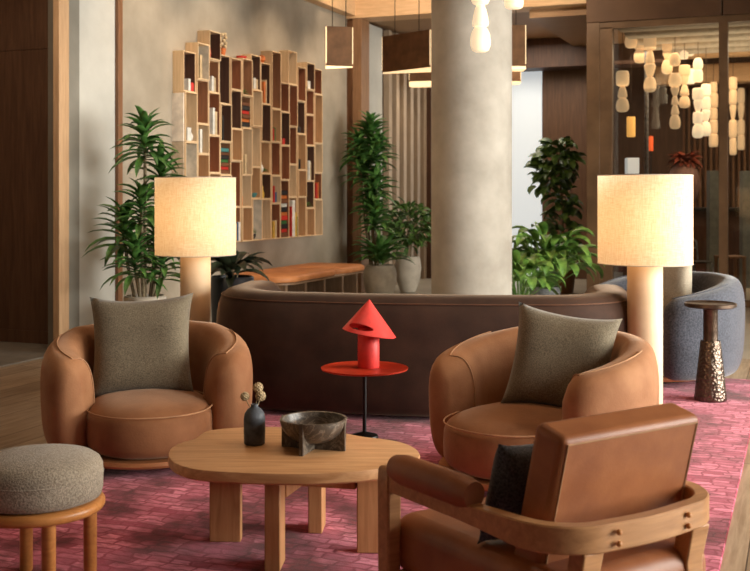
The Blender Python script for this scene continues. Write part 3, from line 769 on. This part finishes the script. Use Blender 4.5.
# F fiddle leaf behind the portal
ZF = 14.2; bF = W((561-375)/F*ZF, ZF)
tF = thing('potted_fiddle_leaf', 'tall dark fiddle leaf plant standing in the corridor beyond the portal', 'plant', bF, TH)
pot_at(tF, [(.14, 0), (.16, .01), (.2, .38), (.18, .38), (.18, .35), (1e-4, .35)], M['post'])
mb = MB()
for c, rx, rz_, n in (((-.05, 0, 1.75), .22, .3, 90), ((-.14, 0, 1.5), .22, .2, 50), ((.02, 0, 1.2), .16, .15, 20), ((.02, 0, .8), .16, .4, 60)): bushy(mb, c, rx, rz_, n, .20, .12, .9)
mb.build('foliage', M['leaf2'], tF, smooth=80)
MB().tube([(0, 0, .35), (.03, 0, 1.0), (-.05, 0, 1.9)], .016, 8).build('trunk', M['cane'], tF)

# ================= BENCH =================
bt = thing('long_bench', 'long tan leather topped bench against the wall under the shelf', 'bench', (XL, 9.7, 0), 0)

top = MB()
def pill(x0, x1, y0, y1, z0, z1, r, mb):
    pts = []
    for cx_, cy_, a0 in ((x1-r, y1-r, 0), (x0+.02, y1-.02, 90), (x0+.02, y0+.02, 180), (x1-r, y0+r, 270)):
        rr_ = r if cx_ > x0+.1 else .02
        for k in range(9):
            a = R(a0+90*k/8); pts.append((cx_+rr_*math.cos(a), cy_+rr_*math.sin(a)))
    rows = []
    for z, q in ((z0, .985), (z0+.01, 1), (z1-.025, 1), (z1-.008, .975), (z1, .93)):
        mx_, my_ = (x0+x1)/2, (y0+y1)/2
        rows.append([(mx_+(x-mx_)*q, my_+(y-my_)*(1-(1-q)*.4), z) for x, y in pts])
    return mb.grid(rows, closed_v=True, cap=True)
for (a_, b__) in ((.0, 1.36), (1.37, 2.2)):
    pill(.03, .80, a_, b__, .405, .47, .22, MB()).build('cushion', M['benchlea'], bt, smooth=60)
pill(.02, .80, .0, 2.2, .385, .405, .22, MB()).build('seat_board', M['benchwood'], bt, smooth=40)
for yy in (.16, .62, 1.1, 1.6, 2.02):
    MB().box(.06, .70, yy, yy+.05, 0, .385).build('leg', M['benchwood'], bt, bevel=.004)

# ================= WALL SHELF =================
XF = XL+.135; NC = 14
ys0, ys1 = on_x(184.6, 100, XF).y, on_x(322, 100, XF).y
pitch = (ys1-ys0)/NC
cols = [[51.5,92,142,180,215], [43.5,80,124,154,190], [31.5,60,92.5,135.5,173,205], [55,104,142,175,210], [58.5,90,129,161,207],
        [59,96,128,175,207], [55,90,126.6,167,198.6], [63,104,142,173.5,199], [51.7,109,142,175.6,203.5], [82.5,112,145.5,180],
        [51,84.6,126.6,164.4,197], [67,101.4,134,170,197], [63,90,114.7,145.5,181,208], [69,94.4,143.4,173,199.4]]
ordn = ['first','second','third','fourth','fifth','sixth','seventh','eighth','ninth','tenth','eleventh','twelfth','thirteenth','last']
sh = thing('wall_shelf', 'wall mounted shelf of fourteen staggered columns of open pine boxes', 'shelf', (XL, ys0, .80), 0)
BI = [[0,3,0,0,0],[3,4,3,0,4],[2,4,1,1,0,0],[2,2,4,2,2],[1,2,0,1,4],[4,4,3,3,0],[2,3,3,0,3],[2,2,0,2,3],[4,0,1,3,1],[1,2,1,1],[3,1,1,3,0],[1,2,0,0,0],[2,1,1,2,2,0],[1,0,3,1,3]]
BI[0][0] = 2
cells = {}
rnd = random.Random(3)
for c, tops in enumerate(cols):
    ya, yb = c*pitch, (c+1)*pitch; ym = ys0+(ya+yb)/2
    pc = W(0, 0)
    # pixel column of the middle of this unit
    X_ = XF*CT+ym*ST; Z_ = -XF*ST+ym*CT
    zs = [HC-(p-HZ)*Z_/F for p in tops]+[.80]
    for r_ in range(len(zs)-1):
        zt_, zb_ = zs[r_]-.80, zs[r_+1]-.80
        g = .011; dpt = XF-XL + rnd.choice((-.012, 0, .01))
        m = MB()
        m.box(.002, dpt, ya+.002, ya+g, zb_+.001, zt_-.001); m.box(.002, dpt, yb-g, yb-.002, zb_+.001, zt_-.001)
        m.box(.002, dpt, ya+g, yb-g, zb_+.001, zb_+g); m.box(.002, dpt, ya+g, yb-g, zt_-g, zt_-.001)
        b_ = m.build('shelf_box', M['boxwood'], sh)
        bi = BI[c][r_]; mt_ = M['backs'][bi]
        if (c, r_) in ((1, 0), (0, 2), (6, 4)): mt_ = M['whitebox']
        # lining of the box: back and inner cheeks
        l = MB().box(.004, .012, ya+g, yb-g, zb_+g, zt_-g)
        l.box(.012, dpt-.006, yb-g-.003, yb-g, zb_+g, zt_-g); l.box(.012, dpt-.006, ya+g, ya+g+.003, zb_+g, zt_-g)
        l.build('lining', mt_, b_)
        cells[(c, r_)] = (ys0+ya+g+.003, ys0+yb-g-.003, zb_+.80+g+.001, zt_+.80-g)
# outer side panels of the first column are whitewashed below its top box
z92 = HC-(92-HZ)*on_x(184.6, 92, XF).length/F
MB().box(.002, .13, -.012, .0, 1.0, 1.46).build('side_panel', plain('whitewashed_side', (240, 228, 212), .7), sh)
MB().box(.002, .13, -.012, .0, .0, .995).build('side_panel', plain('pale_tan_side', (206, 186, 160), .7), sh)
def where(c, r):
    pos = ['topmost', 'second', 'third', 'fourth', 'fifth', 'sixth'][r]
    if r == len(cols[c])-1: pos = 'lowest'
    return '%s box, %s shelf column' % (pos, ordn[c])
BC = {'red': (196, 44, 34), 'orange': (206, 112, 50), 'white': (226, 222, 212), 'green': (60, 110, 56), 'blue': (70, 96, 132), 'brown': (110, 66, 40),
      'cream': (206, 180, 140), 'black': (34, 30, 30), 'yellow': (214, 170, 70), 'teal': (64, 122, 120)}
BM = {k: plain('cover_'+k, v, .6) for k, v in BC.items()}
BM['page'] = plain('page_block', (214, 202, 178), .8)
def book(c, r, y, z, th, h, d, colr, flat=False, grp=None, lab=None):
    x0 = XL+.042
    if not flat: th *= 1.5
    t = thing('book', lab or '%s book in the %s' % (colr, where(c, r)), 'book', (x0, y, z), 0, grp)
    if flat:
        MB().box(.004, d-.004, .004, h, .003, th-.003).build('page_block', BM['page'], t)
        m = MB().box(0, d, 0, h, 0, .003); m.box(0, d, 0, h, th-.003, th); m.box(0, d, 0, .003, 0, th); m.box(d-.003, d, 0, h, 0, th)
        m.build('cover', BM[colr], t)
    else:
        MB().box(.004, d-.003, .003, th-.003, .003, h-.003).build('page_block', BM['page'], t)
        m = MB().box(0, d, 0, .003, 0, h); m.box(0, d, th-.003, th, 0, h); m.box(d-.003, d, 0, th, 0, h)
        m.build('cover', BM[colr], t)
# stacks lying flat: (column, row, colours bottom to top)
stacks = {(3, 2): ['brown','red','brown','green','black','brown','teal'], (3, 3): ['black','brown','orange','black','brown','brown','red'],
          (5, 1): ['black','orange','brown','red','black','brown'], (9, 3): ['brown','red','black','green','red','orange','black','white','brown','orange','black'],
          (2, 4): ['blue','brown']}
lie = ['bottom', 'second', 'third', 'fourth', 'fifth', 'sixth', 'seventh', 'eighth', 'ninth', 'tenth', 'top']
for (c, r), cs in stacks.items():
    y0_, y1_, z0_, z1_ = cells[(c, r)]; hh = (z1_-z0_)*.94/ (len(cs) if len(cs) > 2 else 6); z = z0_
    hh = min(hh, .075)
    for k, cn in enumerate(cs):
        th = hh*(.75 if k % 2 else .98)
        nm = 'top' if k == len(cs)-1 else lie[k]
        book(c, r, y0_+.004+.006*(k % 3), z, th, (y1_-y0_)-.03, .088-.01*(k % 2), cn, True, None, '%s book, %s of flat stack, %s' % (cn, nm if k in (0, len(cs)-1) else nm+' from bottom', where(c, r)))
        z += th+.0006
# upright books: (column, row, [(colour, thickness, height)], offset)
ups = [((0, 0), [('white', .03, .10)], .03), ((1, 0), [('cream', .03, .2)], .02), ((2, 1), [('white', .03, .13), ('cream', .025, .12)], .02), ((2, 2), [('white', .03, .23), ('cream', .03, .2)], .04),
       ((0, 1), [('white', .05, .11)], .01), ((1, 2), [('white', .03, .2)], .02), ((4, 3), [('orange', .02, .16)], .02), ((4, 4), [('cream', .03, .16), ('blue', .02, .17), ('white', .03, .17)], .04),
       ((7, 0), [('orange', .03, .2), ('cream', .02, .22)], .01), ((8, 1), [('red', .02, .12), ('green', .02, .13)], .01), ((8, 3), [('red', .022, .16), ('blue', .03, .1)], .02),
       ((8, 4), [('yellow', .03, .16), ('cream', .03, .17)], .01), ((12, 3), [('white', .03, .2), ('cream', .02, .19)], .03), ((10, 4), [('red', .02, .3), ('white', .05, .42), ('yellow', .03, .24), ('green', .03, .2)], .01),
       ((13, 3), [('red', .03, .16), ('orange', .02, .17)], .02), ((11, 2), [('black', .02, .1)], .01), ((12, 0), [('white', .05, .08)], .01), ((6, 0), [('white', .03, .1), ('cream', .03, .09)], .01),
       ((3, 1), [('black', .02, .22)], .01), ((5, 2), [('cream', .03, .18)], .03), ((9, 1), [('red', .04, .06)], .02)]
for (c, r), bs, off in ups:
    y0_, y1_, z0_, z1_ = cells[(c, r)]; y = y0_+off
    for cn, th, h in bs:
        book(c, r, y+.035, z0_, th, min(h*1.15, (z1_-z0_)*.94), .085, cn); y += th*1.5+.001
def trinket(c, r, label, cat, name, prof, mat, off=.5, part=None):
    y0_, y1_, z0_, z1_ = cells[(c, r)]
    t = MB().lathe(prof, 20).build(name, mat, None, smooth=50, loc=(XL+.09, y0_+(y1_-y0_)*off, z0_)); tag(t, label, cat); return t
vprof = [(.018, 0), (.032, .02), (.034, .05), (.02, .08), (.012, .10), (.015, .11)]
trinket(0, 1, 'small white vase in the second box of the shelf\'s first column', 'vase', 'small_vase', vprof, BM['white'], .75)
t0_ = cells[(0, 0)]
o = MB().lathe([(.03, 0), (.034, .04), (.03, .08), (.026, .085)], 20).build('red_jar', BM['red'], None, loc=(XL+.09, t0_[0]+.165, t0_[2])); tag(o, 'round red jar in the topmost box of the shelf\'s first column', 'jar')
trinket(2, 0, 'red jar in the topmost box of the shelf\'s third column', 'jar', 'red_jar', [(.03, 0), (.034, .05), (.028, .1), (.02, .11)], BM['red'], .2)
trinket(5, 1, 'round cream plate-like dish leaning over the flat book stack of the sixth column', 'dish', 'round_dish', [(.02, 0), (.04, .03), (.042, .09), (.02, .12)], BM['cream'], .18) if False else None
trinket(7, 2, 'tiny white vase in the third box of the shelf\'s eighth column', 'vase', 'small_vase', vprof, BM['white'], .2)
trinket(5, 3, 'slim orange bottle in the fourth box of the shelf\'s sixth column', 'bottle', 'slim_bottle', [(.014, 0), (.016, .09), (.006, .12), (.006, .16)], BM['orange'], .3)
trinket(6, 3, 'low teal bowl in the fourth box of the shelf\'s seventh column', 'bowl', 'small_bowl', [(.02, 0), (.04, .03), (.042, .05), (.034, .05)], BM['teal'], .5)
trinket(11, 1, 'small black jar in the second box of the shelf\'s twelfth column', 'jar', 'black_jar', [(.02, 0), (.024, .06), (.016, .075)], BM['black'], .5)
trinket(6, 4, 'small dark bowl with a plant in the lowest box of the shelf\'s seventh column', 'pot', 'plant_bowl', [(.02, 0), (.04, .03), (.044, .06), (.036, .06)], BM['black'], .35)
trinket(7, 3, 'yellow wooden figure in the fourth box of the shelf\'s eighth column', 'figurine', 'wooden_figure', [(.03, 0), (.034, .05), (.02, .09), (.024, .12), (.01, .14)], BM['yellow'], .3)
def sprig(c, r, label, zoff=0, hh=.1, off=.5):
    y0_, y1_, z0_, z1_ = cells[(c, r)]
    mb = MB(); base = (0, 0, 0)
    for k in range(16): leaf(mb, (0, 0, .01), k*2.399, .2+1.1*k/16, hh, .022, .9, 0, 4)
    t = mb.build('small_plant', M['leaf2'], None, loc=(XL+.085, y0_+(y1_-y0_)*off, z0_+zoff)); tag(t, label, 'plant')
sprig(5, 0, 'small green plant in the topmost box of the shelf\'s sixth column', 0, .075)
sprig(7, 2, 'tiny green plant in the third box of the shelf\'s eighth column', 0, .06, .6)
sprig(12, 4, 'green trailing plant in the fifth box of the shelf\'s thirteenth column', 0, .085)
sprig(6, 4, 'green plant growing from the dark bowl in the seventh column', .061, .07, .35)
# things standing on top of the columns
zc = cells[(4, 0)][3]+.014
t = thing('flower_pot', 'small terracotta pot of pale dried flowers on top of the fourth column', 'plant', (XL+.07, (cells[(3, 0)][0]+cells[(3, 0)][1])/2+.05, cells[(3, 0)][3]+.012))
MB().lathe([(.025, 0), (.036, .07), (.038, .075), (.028, .075)], 20).build('pot', BM['orange'], t)
mb = MB()
for k in range(12): mb.ball((.03*math.cos(k*2.4), .035*math.sin(k*2.4), .09+.012*k), .02, 5)
mb.build('flowers', BM['cream'], t)
y_ = cells[(7, 0)]
o = MB().lathe([(.02, 0), (.045, .03), (.04, .07), (.02, .085)], 20).build('squat_pot', BM['orange'], None, loc=(XL+.07, (y_[0]+y_[1])/2, y_[3]+.012)); tag(o, 'squat orange pot on top of the eighth column of the shelf', 'pot')
o = MB().lathe([(.03, 0), (.055, .012), (.058, .03), (.05, .03)], 20).build('shallow_dish', BM['red'], None, loc=(XL+.07, (cells[(5, 0)][0]+cells[(5, 0)][1])/2, cells[(5, 0)][3]+.012)); tag(o, 'shallow red dish on top of the sixth column of the shelf', 'dish')

# ================= PENDANTS =================
def strand(px, Z, beads, mat, label, group=None, ztop=None, w0=None):
    """beads: (y top, y bottom, width px, shape)"""
    base = at(px, beads[-1][1], Z); k = Z/F
    t = thing('glass_pendant', label, 'pendant light', base, 0, group)
    zt_ = (ztop if ztop else CEIL)-base.z
    MB().tube([(0, 0, HC-(beads[0][0]-HZ)*k-base.z-.004), (0, 0, zt_)], .004, 6).build('cord', M['bronze'], t)
    for y0, y1, w, shp in beads:
        z1 = HC-(y0-HZ)*k-base.z; z0 = HC-(y1-HZ)*k-base.z; r = w*k/2; h = z1-z0
        pr = {'c': [(.72, 0), (.92, .06), (1, .2), (1, .8), (.92, .94), (.72, 1)], 'r': [(.5, 0), (.8, .07), (.97, .25), (1, .45), (.9, .72), (.7, .9), (.5, 1)],
              't': [(.62, 0), (.86, .05), (.92, .18), (.82, .45), (.62, .8), (.42, 1)], 'u': [(.42, 0), (.62, .2), (.88, .62), (.97, .85), (.8, 1)]}[shp]
        MB().lathe([(r*a, z0+h*b) for a, b in pr], 28).build('glass_globe', mat, t, smooth=70)
strand(480.5, 8.2, [(-62,-36,20,'c'), (-36,-14,18,'u'), (-14,5,19,'r'), (5,27,18,'t'), (27,52,20.5,'r')], M['bead'], 'string of glowing glass globes hanging before the concrete column')
strand(514, 8.5, [(-60,-38,18,'r'), (-38,-14,17,'t'), (-14,8.5,19,'c')], M['bead'], 'glowing glass pendant just entering the picture at the column\'s right edge')
B_ = M['beaddim']; BB = M['bead']  # dim strands model a chandelier's reflections as pendants built behind the glass
S = [(622.5, 14.2, [(71,86,13,'c'),(86,98,10.5,'t'),(98,112,13,'r')], B_, 'leftmost short string of three reflected globes built behind the glass wall'),
 (631, 14.6, [(27,34,10,'c'),(34,48,12.5,'r')], B_, 'two glass globes high up beside the glass wall\'s left frame'),
 (640, 15.0, [(33,49,13,'c'),(49,63,12.5,'r')], B_, 'pair of reflected globes between two longer strings near the left frame'),
 (650, 14.4, [(35,50,12.5,'c'),(50,64,10,'t'),(64,77,12,'u'),(77,92,12.5,'r')], B_, 'string of four reflected globes, lowest one beside the thin pole'),
 (667, 15.0, [(38,51,10,'c'),(51,60,9,'u'),(60,74,11,'r')], B_, 'string of three reflected globes directly right of the four globe string'),
 (675, 14.3, [(53,66,11,'r'),(73,87,13,'r'),(87,96,9,'u'),(96,105,8,'t'),(105,115,9,'t'),(115,129,11,'r')], B_, 'long dim string of reflected globes hanging lowest over the red foliage'),
 (684, 15.6, [(25,36,9,'c'),(36,47,8.5,'c'),(47,59,8.5,'c')], BB, 'bright string of glass globes at the top of the glass'),
 (684.5, 14.9, [(65,76,11,'c'),(76,85,9,'u'),(85,96,10,'t'),(96,108,11,'r')], B_, 'string of four dim reflected globes beside the bright clustered strings'),
 (690.5, 16.0, [(44,56,8,'r'),(69,84,9,'c')], BB, 'short bright string of globes at the head of the cluster'),
 (698, 14.5, [(58,70,10,'r'),(70,82,9.5,'c'),(88,100,11,'c'),(100,112,9,'u'),(112,124,10,'c'),(124,138,11.5,'r')], BB, 'longest bright string of glass globes in the cluster'),
 (706, 15.3, [(84,97,9.5,'c'),(97,110,9,'c'),(110,122,9,'u'),(122,136,10,'r')], BB, 'bright string of four globes right of the longest string'),
 (713.5, 16.2, [(82,93,7.5,'c'),(93,108,9,'c'),(108,120,8,'c'),(120,134,8.5,'c'),(134,147,9,'c')], B_, 'soft string of five globes against the mullion\'s left side'),
 (733, 16.0, [(77,90,8,'c'),(90,105,8,'c'),(105,120,7,'u'),(120,138,8,'c'),(138,155,7,'c')], B_, 'first string of dim reflected globes right of the mullion'),
 (741, 16.8, [(88,104,7,'c'),(104,120,7,'u'),(120,135,7,'c'),(135,150,7,'c')], B_, 'second string of dim reflected globes right of the mullion')]
for px, Z, bs, mt_, lab in S: strand(px, Z, bs, mt_, lab, 'glass globe pendants behind the glass wall', 3.5)
# box lanterns
def lantern(px0, px1, py0, py1, Z, depth, yaw, label, wedge=(.02,.02), Zr=None):
    p0 = at(px0, py1, Z); p1 = at(px1, py1, Zr or Z); w = (p1-p0).length; h = (py1-py0)*Z/F
    c = (p0+p1)/2; d = p1-p0; rz = math.atan2(d.y, d.x)
    t = thing('box_lantern', label, 'pendant light', (c.x, c.y, p0.z), rz, 'box lanterns of the portal')
    del t['group']
    hw = w/2; th = .012; wl, wr_ = wedge
    MB().box(-hw, hw, 0, th, 0, h).build('panel', M['sheetshade'], t, bevel=.002); MB().box(-hw, hw, depth-th, depth, 0, h).build('panel', M['sheetshade'], t, bevel=.002)
    MB().add([(-hw, th, .02), (-hw, depth-th, .02), (-hw, depth-th, -wl), (-hw, th, -wl), (hw, th, .02), (hw, depth-th, .02), (hw, depth-th, -wr_), (hw, th, -wr_)],
             [(0,1,2,3), (7,6,5,4), (0,4,5,1), (1,5,6,2), (2,6,7,3), (3,7,4,0)]).build('diffuser', M['lit'], t)
    for x in (-hw, hw-.006): MB().box(x, x+.006, -.001, depth-th, .02, h-.004).build('lit_edge', M['lit'], t)
    MB().box(-hw+.006, hw-.006, th, depth-th, h-.02, h-.004).build('lid', M['sheetshade'], t)
    for x in (-hw*.5, hw*.5): MB().tube([(x, depth/2, h-.02), (x, depth/2, CEIL-p0.z+ (0 if c.y < YP else -.24))], .004, 6).build('cord', M['bronze'], t)
    # lamp inside the lantern
    l = bpy.data.lights.new('lantern_light', 'AREA'); l.energy = 2.5; l.color = (1, .72, .42); l.size = w*.7; l.shape = 'RECTANGLE'; l.size_y = depth
    o = bpy.data.objects.new('lantern_light', l); col.objects.link(o); o.parent = t; o.location = (0, depth/2, -.11)
    return t
lantern(326, 353, 26, 65.5, 9.6, .035, 0, 'box lantern before the wall beside the portal post, its long face turned inward', (.028, .01), Zr=9.66)
lantern(382, 430, 36.5, 72.5, 11.4, .04, 0, 'wide brown box lantern left of the column, the largest', (.012, .05), Zr=10.9)
lantern(409, 452, 62, 81.5, 15.2, .2, 0, 'low flat box lantern farther back, below the largest one', (.07, .07), Zr=15.0)
lantern(492, 526, 25, 66, 10.9, .24, 0, 'box lantern half hidden by the column\'s right edge', (.03, .03), Zr=10.9)
lantern(500, 521, 66, 81, 15.6, .3, 0, 'small box lantern deep in the corridor right of the column', (.03, .03), Zr=15.6)

# ================= INSIDE THE RESTAURANT =================
t = thing('white_lantern', 'white paper box lamp low behind the glass wall\'s left pane', 'lamp', at(632, 174, 15.6), TH)
h = 16*15.6/F; z0 = t.location.z
MB().box(-.085, .085, -.085, .085, 0, h).build('shade', emit('white_paper_lit', (214, 216, 214), .6), t, bevel=.006)
MB().box(-.06, .06, -.06, .06, -.02, 0).build('base', M['black'], t)
MB().tube([(0, 0, -.02), (0, 0, .02-z0)], .012, 8).build('pole', M['black'], t); MB().lathe([(.13, 0), (.13, .02)], 24, Matrix.Translation((0, 0, -z0))).build('foot', M['black'], t)
t = thing('orange_lantern', 'small amber cylinder lantern hanging behind the left pane', 'pendant light', at(631, 137, 15.2), 0)
MB().lathe([(.055, 0), (.06, .02), (.06, .27), (.055, .285)], 24).build('shade', M['orangelit'], t); MB().tube([(0, 0, .28), (0, 0, 3.5-t.location.z)], .004, 6).build('cord', M['bronze'], t)
t = thing('red_lantern', 'small orange red lantern standing on the dark bar behind the thin pole', 'lamp', at(651, 151, 16.1), 0)
MB().lathe([(.028, 0), (.034, .02), (.034, .2), (.028, .22)], 20).build('shade', emit('red_lantern_lit', (240, 100, 50), .7), t)
MB().tube([(0, 0, .01), (0, 0, 1.12-t.location.z)], .01, 8).build('pole', M['black'], t); MB().lathe([(.1, 0), (.1, .02)], 24, Matrix.Translation((0, 0, 1.1-t.location.z))).build('foot', M['black'], t)
a_ = at(646.5, 200, 14.8); MBp = MB().tube([(a_.x, a_.y, 0), (a_.x, a_.y, 3.34)], .03, 16).build('metal_pole', M['zinc']); tag(MBp, 'thin pale metal pole behind the left pane of the glass wall', 'pole')
# counter, with an urn standing in for an unidentified blurred shape
ca = at(690, 250, 16.2)
t = thing('bar_counter', 'dark wooden bar counter inside the restaurant', 'counter', (ca.x, ca.y, 0), 0)
MB().box(-.95, 2.2, -.3, .3, 0, 1.05).build('body', M['walnut'], t, bevel=.01); MB().box(-1.0, 2.26, -.36, .36, 1.05, 1.1).build('worktop', M['black'], t, bevel=.008)
va = at(684, 200, 16.1)
t = thing('urn_standin', 'mauve urn with russet foliage, standing in for an unclear blurred shape', 'plant', (va.x, va.y, 1.1), 0)
MB().lathe([(.1, 0), (.2, .15), (.24, .35), (.2, .55), (.1, .68), (.08, .70)], 32).build('urn', mottled('mauve_urn', (118, 88, 80), (146, 114, 104), 8, .8), t, smooth=70)
mb = MB()
for k in range(70): leaf(mb, (.0, .0, .66), k*2.399, -.1+1.3*k/70, random.uniform(.2, .34), .07, 1.2, random.uniform(-.5, .5), 4)
mb.build('foliage', M['russetleaf'], t, smooth=80)
pz = on_y(713, 220, 15.2)
for (px, lab) in ((713, 'tall grey display plinth behind the glass next to the mullion'), (746, 'tall grey display plinth seen right of the mullion')):
    p = at(px, 200, 15.0); o = MB().box(-.07, .07, -.07, .07, 0, 1.62).build('display_plinth', plain('grey_plinth', (120, 124, 118), .7), None, loc=(p.x, p.y, 0), rz=TH, bevel=.004); tag(o, lab, 'plinth')
# wire chair and wooden stool near the glass
p = on(694, 318)
t = thing('metal_chair', 'pale metal framed chair with curved back behind the glass', 'chair', at(694, 305, 13.4).xy.to_3d(), TH+R(30))
t.location.z = 0
fr = MB(); 
MB().lathe([(1e-4, .45), (.21, .45), (.22, .47), (1e-4, .475)], 32).build('seat', M['black'], t)
for sx_, sy in ((-1, -1), (1, -1), (1, 1), (-1, 1)): MB().tube([(sx_*.15, sy*.15, .45), (sx_*.2, sy*.2, 0)], .011, 8).build('leg', M['zinc'], t)
MB().tube([(-.19, .12, .46), (-.21, .16, .7), (-.14, .22, .78), (0, .24, .80), (.14, .22, .78), (.21, .16, .7), (.19, .12, .46)], .012, 8).build('back_frame', M['zinc'], t)
MB().tube([(-.2, .15, .62), (0, .23, .64), (.2, .15, .62)], .01, 8).build('back_rail', M['zinc'], t)
q = at(730, 300, 13.5)
t = thing('wooden_stool', 'plain wooden stool behind the glass wall by the mullion', 'stool', (q.x, q.y, 0), TH+R(10))
MB().box(-.15, .15, -.13, .13, .50, .53).build('seat', M['post'], t, bevel=.006)
for sx_, sy in ((-1, -1), (1, -1), (1, 1), (-1, 1)): MB().box(sx_*.13-.016, sx_*.13+.016, sy*.11-.016, sy*.11+.016, 0, .5).build('leg', M['post'], t)

# ================= LIGHT =================
def area(name, loc, target, sx_, sy_, power, color, spread=None):
    l = bpy.data.lights.new(name, 'AREA'); l.shape = 'RECTANGLE'; l.size = sx_; l.size_y = sy_; l.energy = power; l.color = color
    if spread: l.spread = R(spread)
    o = bpy.data.objects.new(name, l); col.objects.link(o); o.location = loc
    o.rotation_euler = (Vector(target)-Vector(loc)).to_track_quat('-Z', 'Y').to_euler(); return o
DAY = (1.0, .98, .96)
for i, (y0, y1, e) in enumerate(((-.9, 2.3, 20), (2.6, 6.0, 740), (6.3, 9.7, 1100))):
    area('daylight_%d' % (i+1), (XR+.4, (y0+y1)/2, 1.9), (0, (y0+y1)/2, 1.2), y1-y0, 3.2, e, DAY)
# warm downlights in the ceiling, plus added fill spots at the left
WARM = (1, .77, .54)
def spot(loc, target, e, ang=60, blend=.8, r=.06, color=WARM):
    l = bpy.data.lights.new('downlight_or_fill', 'SPOT'); l.energy = e; l.color = color; l.spot_size = R(ang); l.spot_blend = blend; l.shadow_soft_size = r
    o = bpy.data.objects.new('downlight_or_fill', l); col.objects.link(o); o.location = loc
    o.rotation_euler = (Vector(target)-Vector(loc)).to_track_quat('-Z', 'Y').to_euler()
for yy in (8.3, 9.6, 10.9, 12.2): spot((XL+1.2, yy, CEIL-.05), (XL, yy, 2.0), 80, 80)
for p_, e in ((LT, 60), (RT, 60), (CTB, 35)): spot((p_.x, p_.y+.3, CEIL-.05), (p_.x, p_.y, .4), e, 70)
spot((-5.0, 6.6, CEIL-.05), (-5.3, 6.6, 0), 45, 80)  # added fill that lifts the dim floor at the left
spot((-5.6, 5.4, CEIL-.05), (-6.1, RECY+.4, 1.6), 70, 75)  # added fill that brightens the recess panel
spot((cc.x-1.6, cc.y-.6, CEIL-.05), (cc.x, cc.y, 1.6), 20, 70)
for xx in (-5.0, -3.9, -2.8): spot((xx, 11.6, CEIL-.06), (xx, 13.0, 3.5), 40, 110)
area('corridor_light', (-2.8, 15.0, 3.55), (-2.8, 15.0, 0), 3.5, 1.2, 120, (1, .86, .7))
area('restaurant_light', (-.6, 15.6, 3.25), (-.6, 15.6, 0), 4, 2, 90, WARM)
area('restaurant_ceiling_fill', (-.6, 15.4, 2.7), (-.6, 15.4, 4), 3.5, 2.5, 28, (1, .8, .55))  # added fill that brightens the restaurant ceiling like glow from the pendants

w = bpy.data.worlds.new('sky'); w.use_nodes = True; bpy.context.scene.world = w
bg = w.node_tree.nodes['Background']; bg.inputs[0].default_value = (.72, .82, 1, 1); bg.inputs[1].default_value = .6

# ================= CAMERA =================
cd = bpy.data.cameras.new('camera'); cam = bpy.data.objects.new('camera', cd); col.objects.link(cam)
cam.location = (0, 0, HC); cam.rotation_euler = (R(90), 0, TH)
cd.sensor_width = 36; cd.lens = F/750*36; cd.shift_y = -91.5/750; cd.clip_end = 100; cd.clip_start = .05
cd.dof.use_dof = True; cd.dof.focus_distance = 4.8; cd.dof.aperture_fstop = 5.6
bpy.context.scene.camera = cam
sc = bpy.context.scene
sc.view_settings.view_transform = 'Standard'; sc.view_settings.look = 'None'; sc.view_settings.exposure = 0; sc.view_settings.gamma = 1
sc.cycles.use_denoising = True; sc.cycles.max_bounces = 8; sc.cycles.sample_clamp_indirect = 6
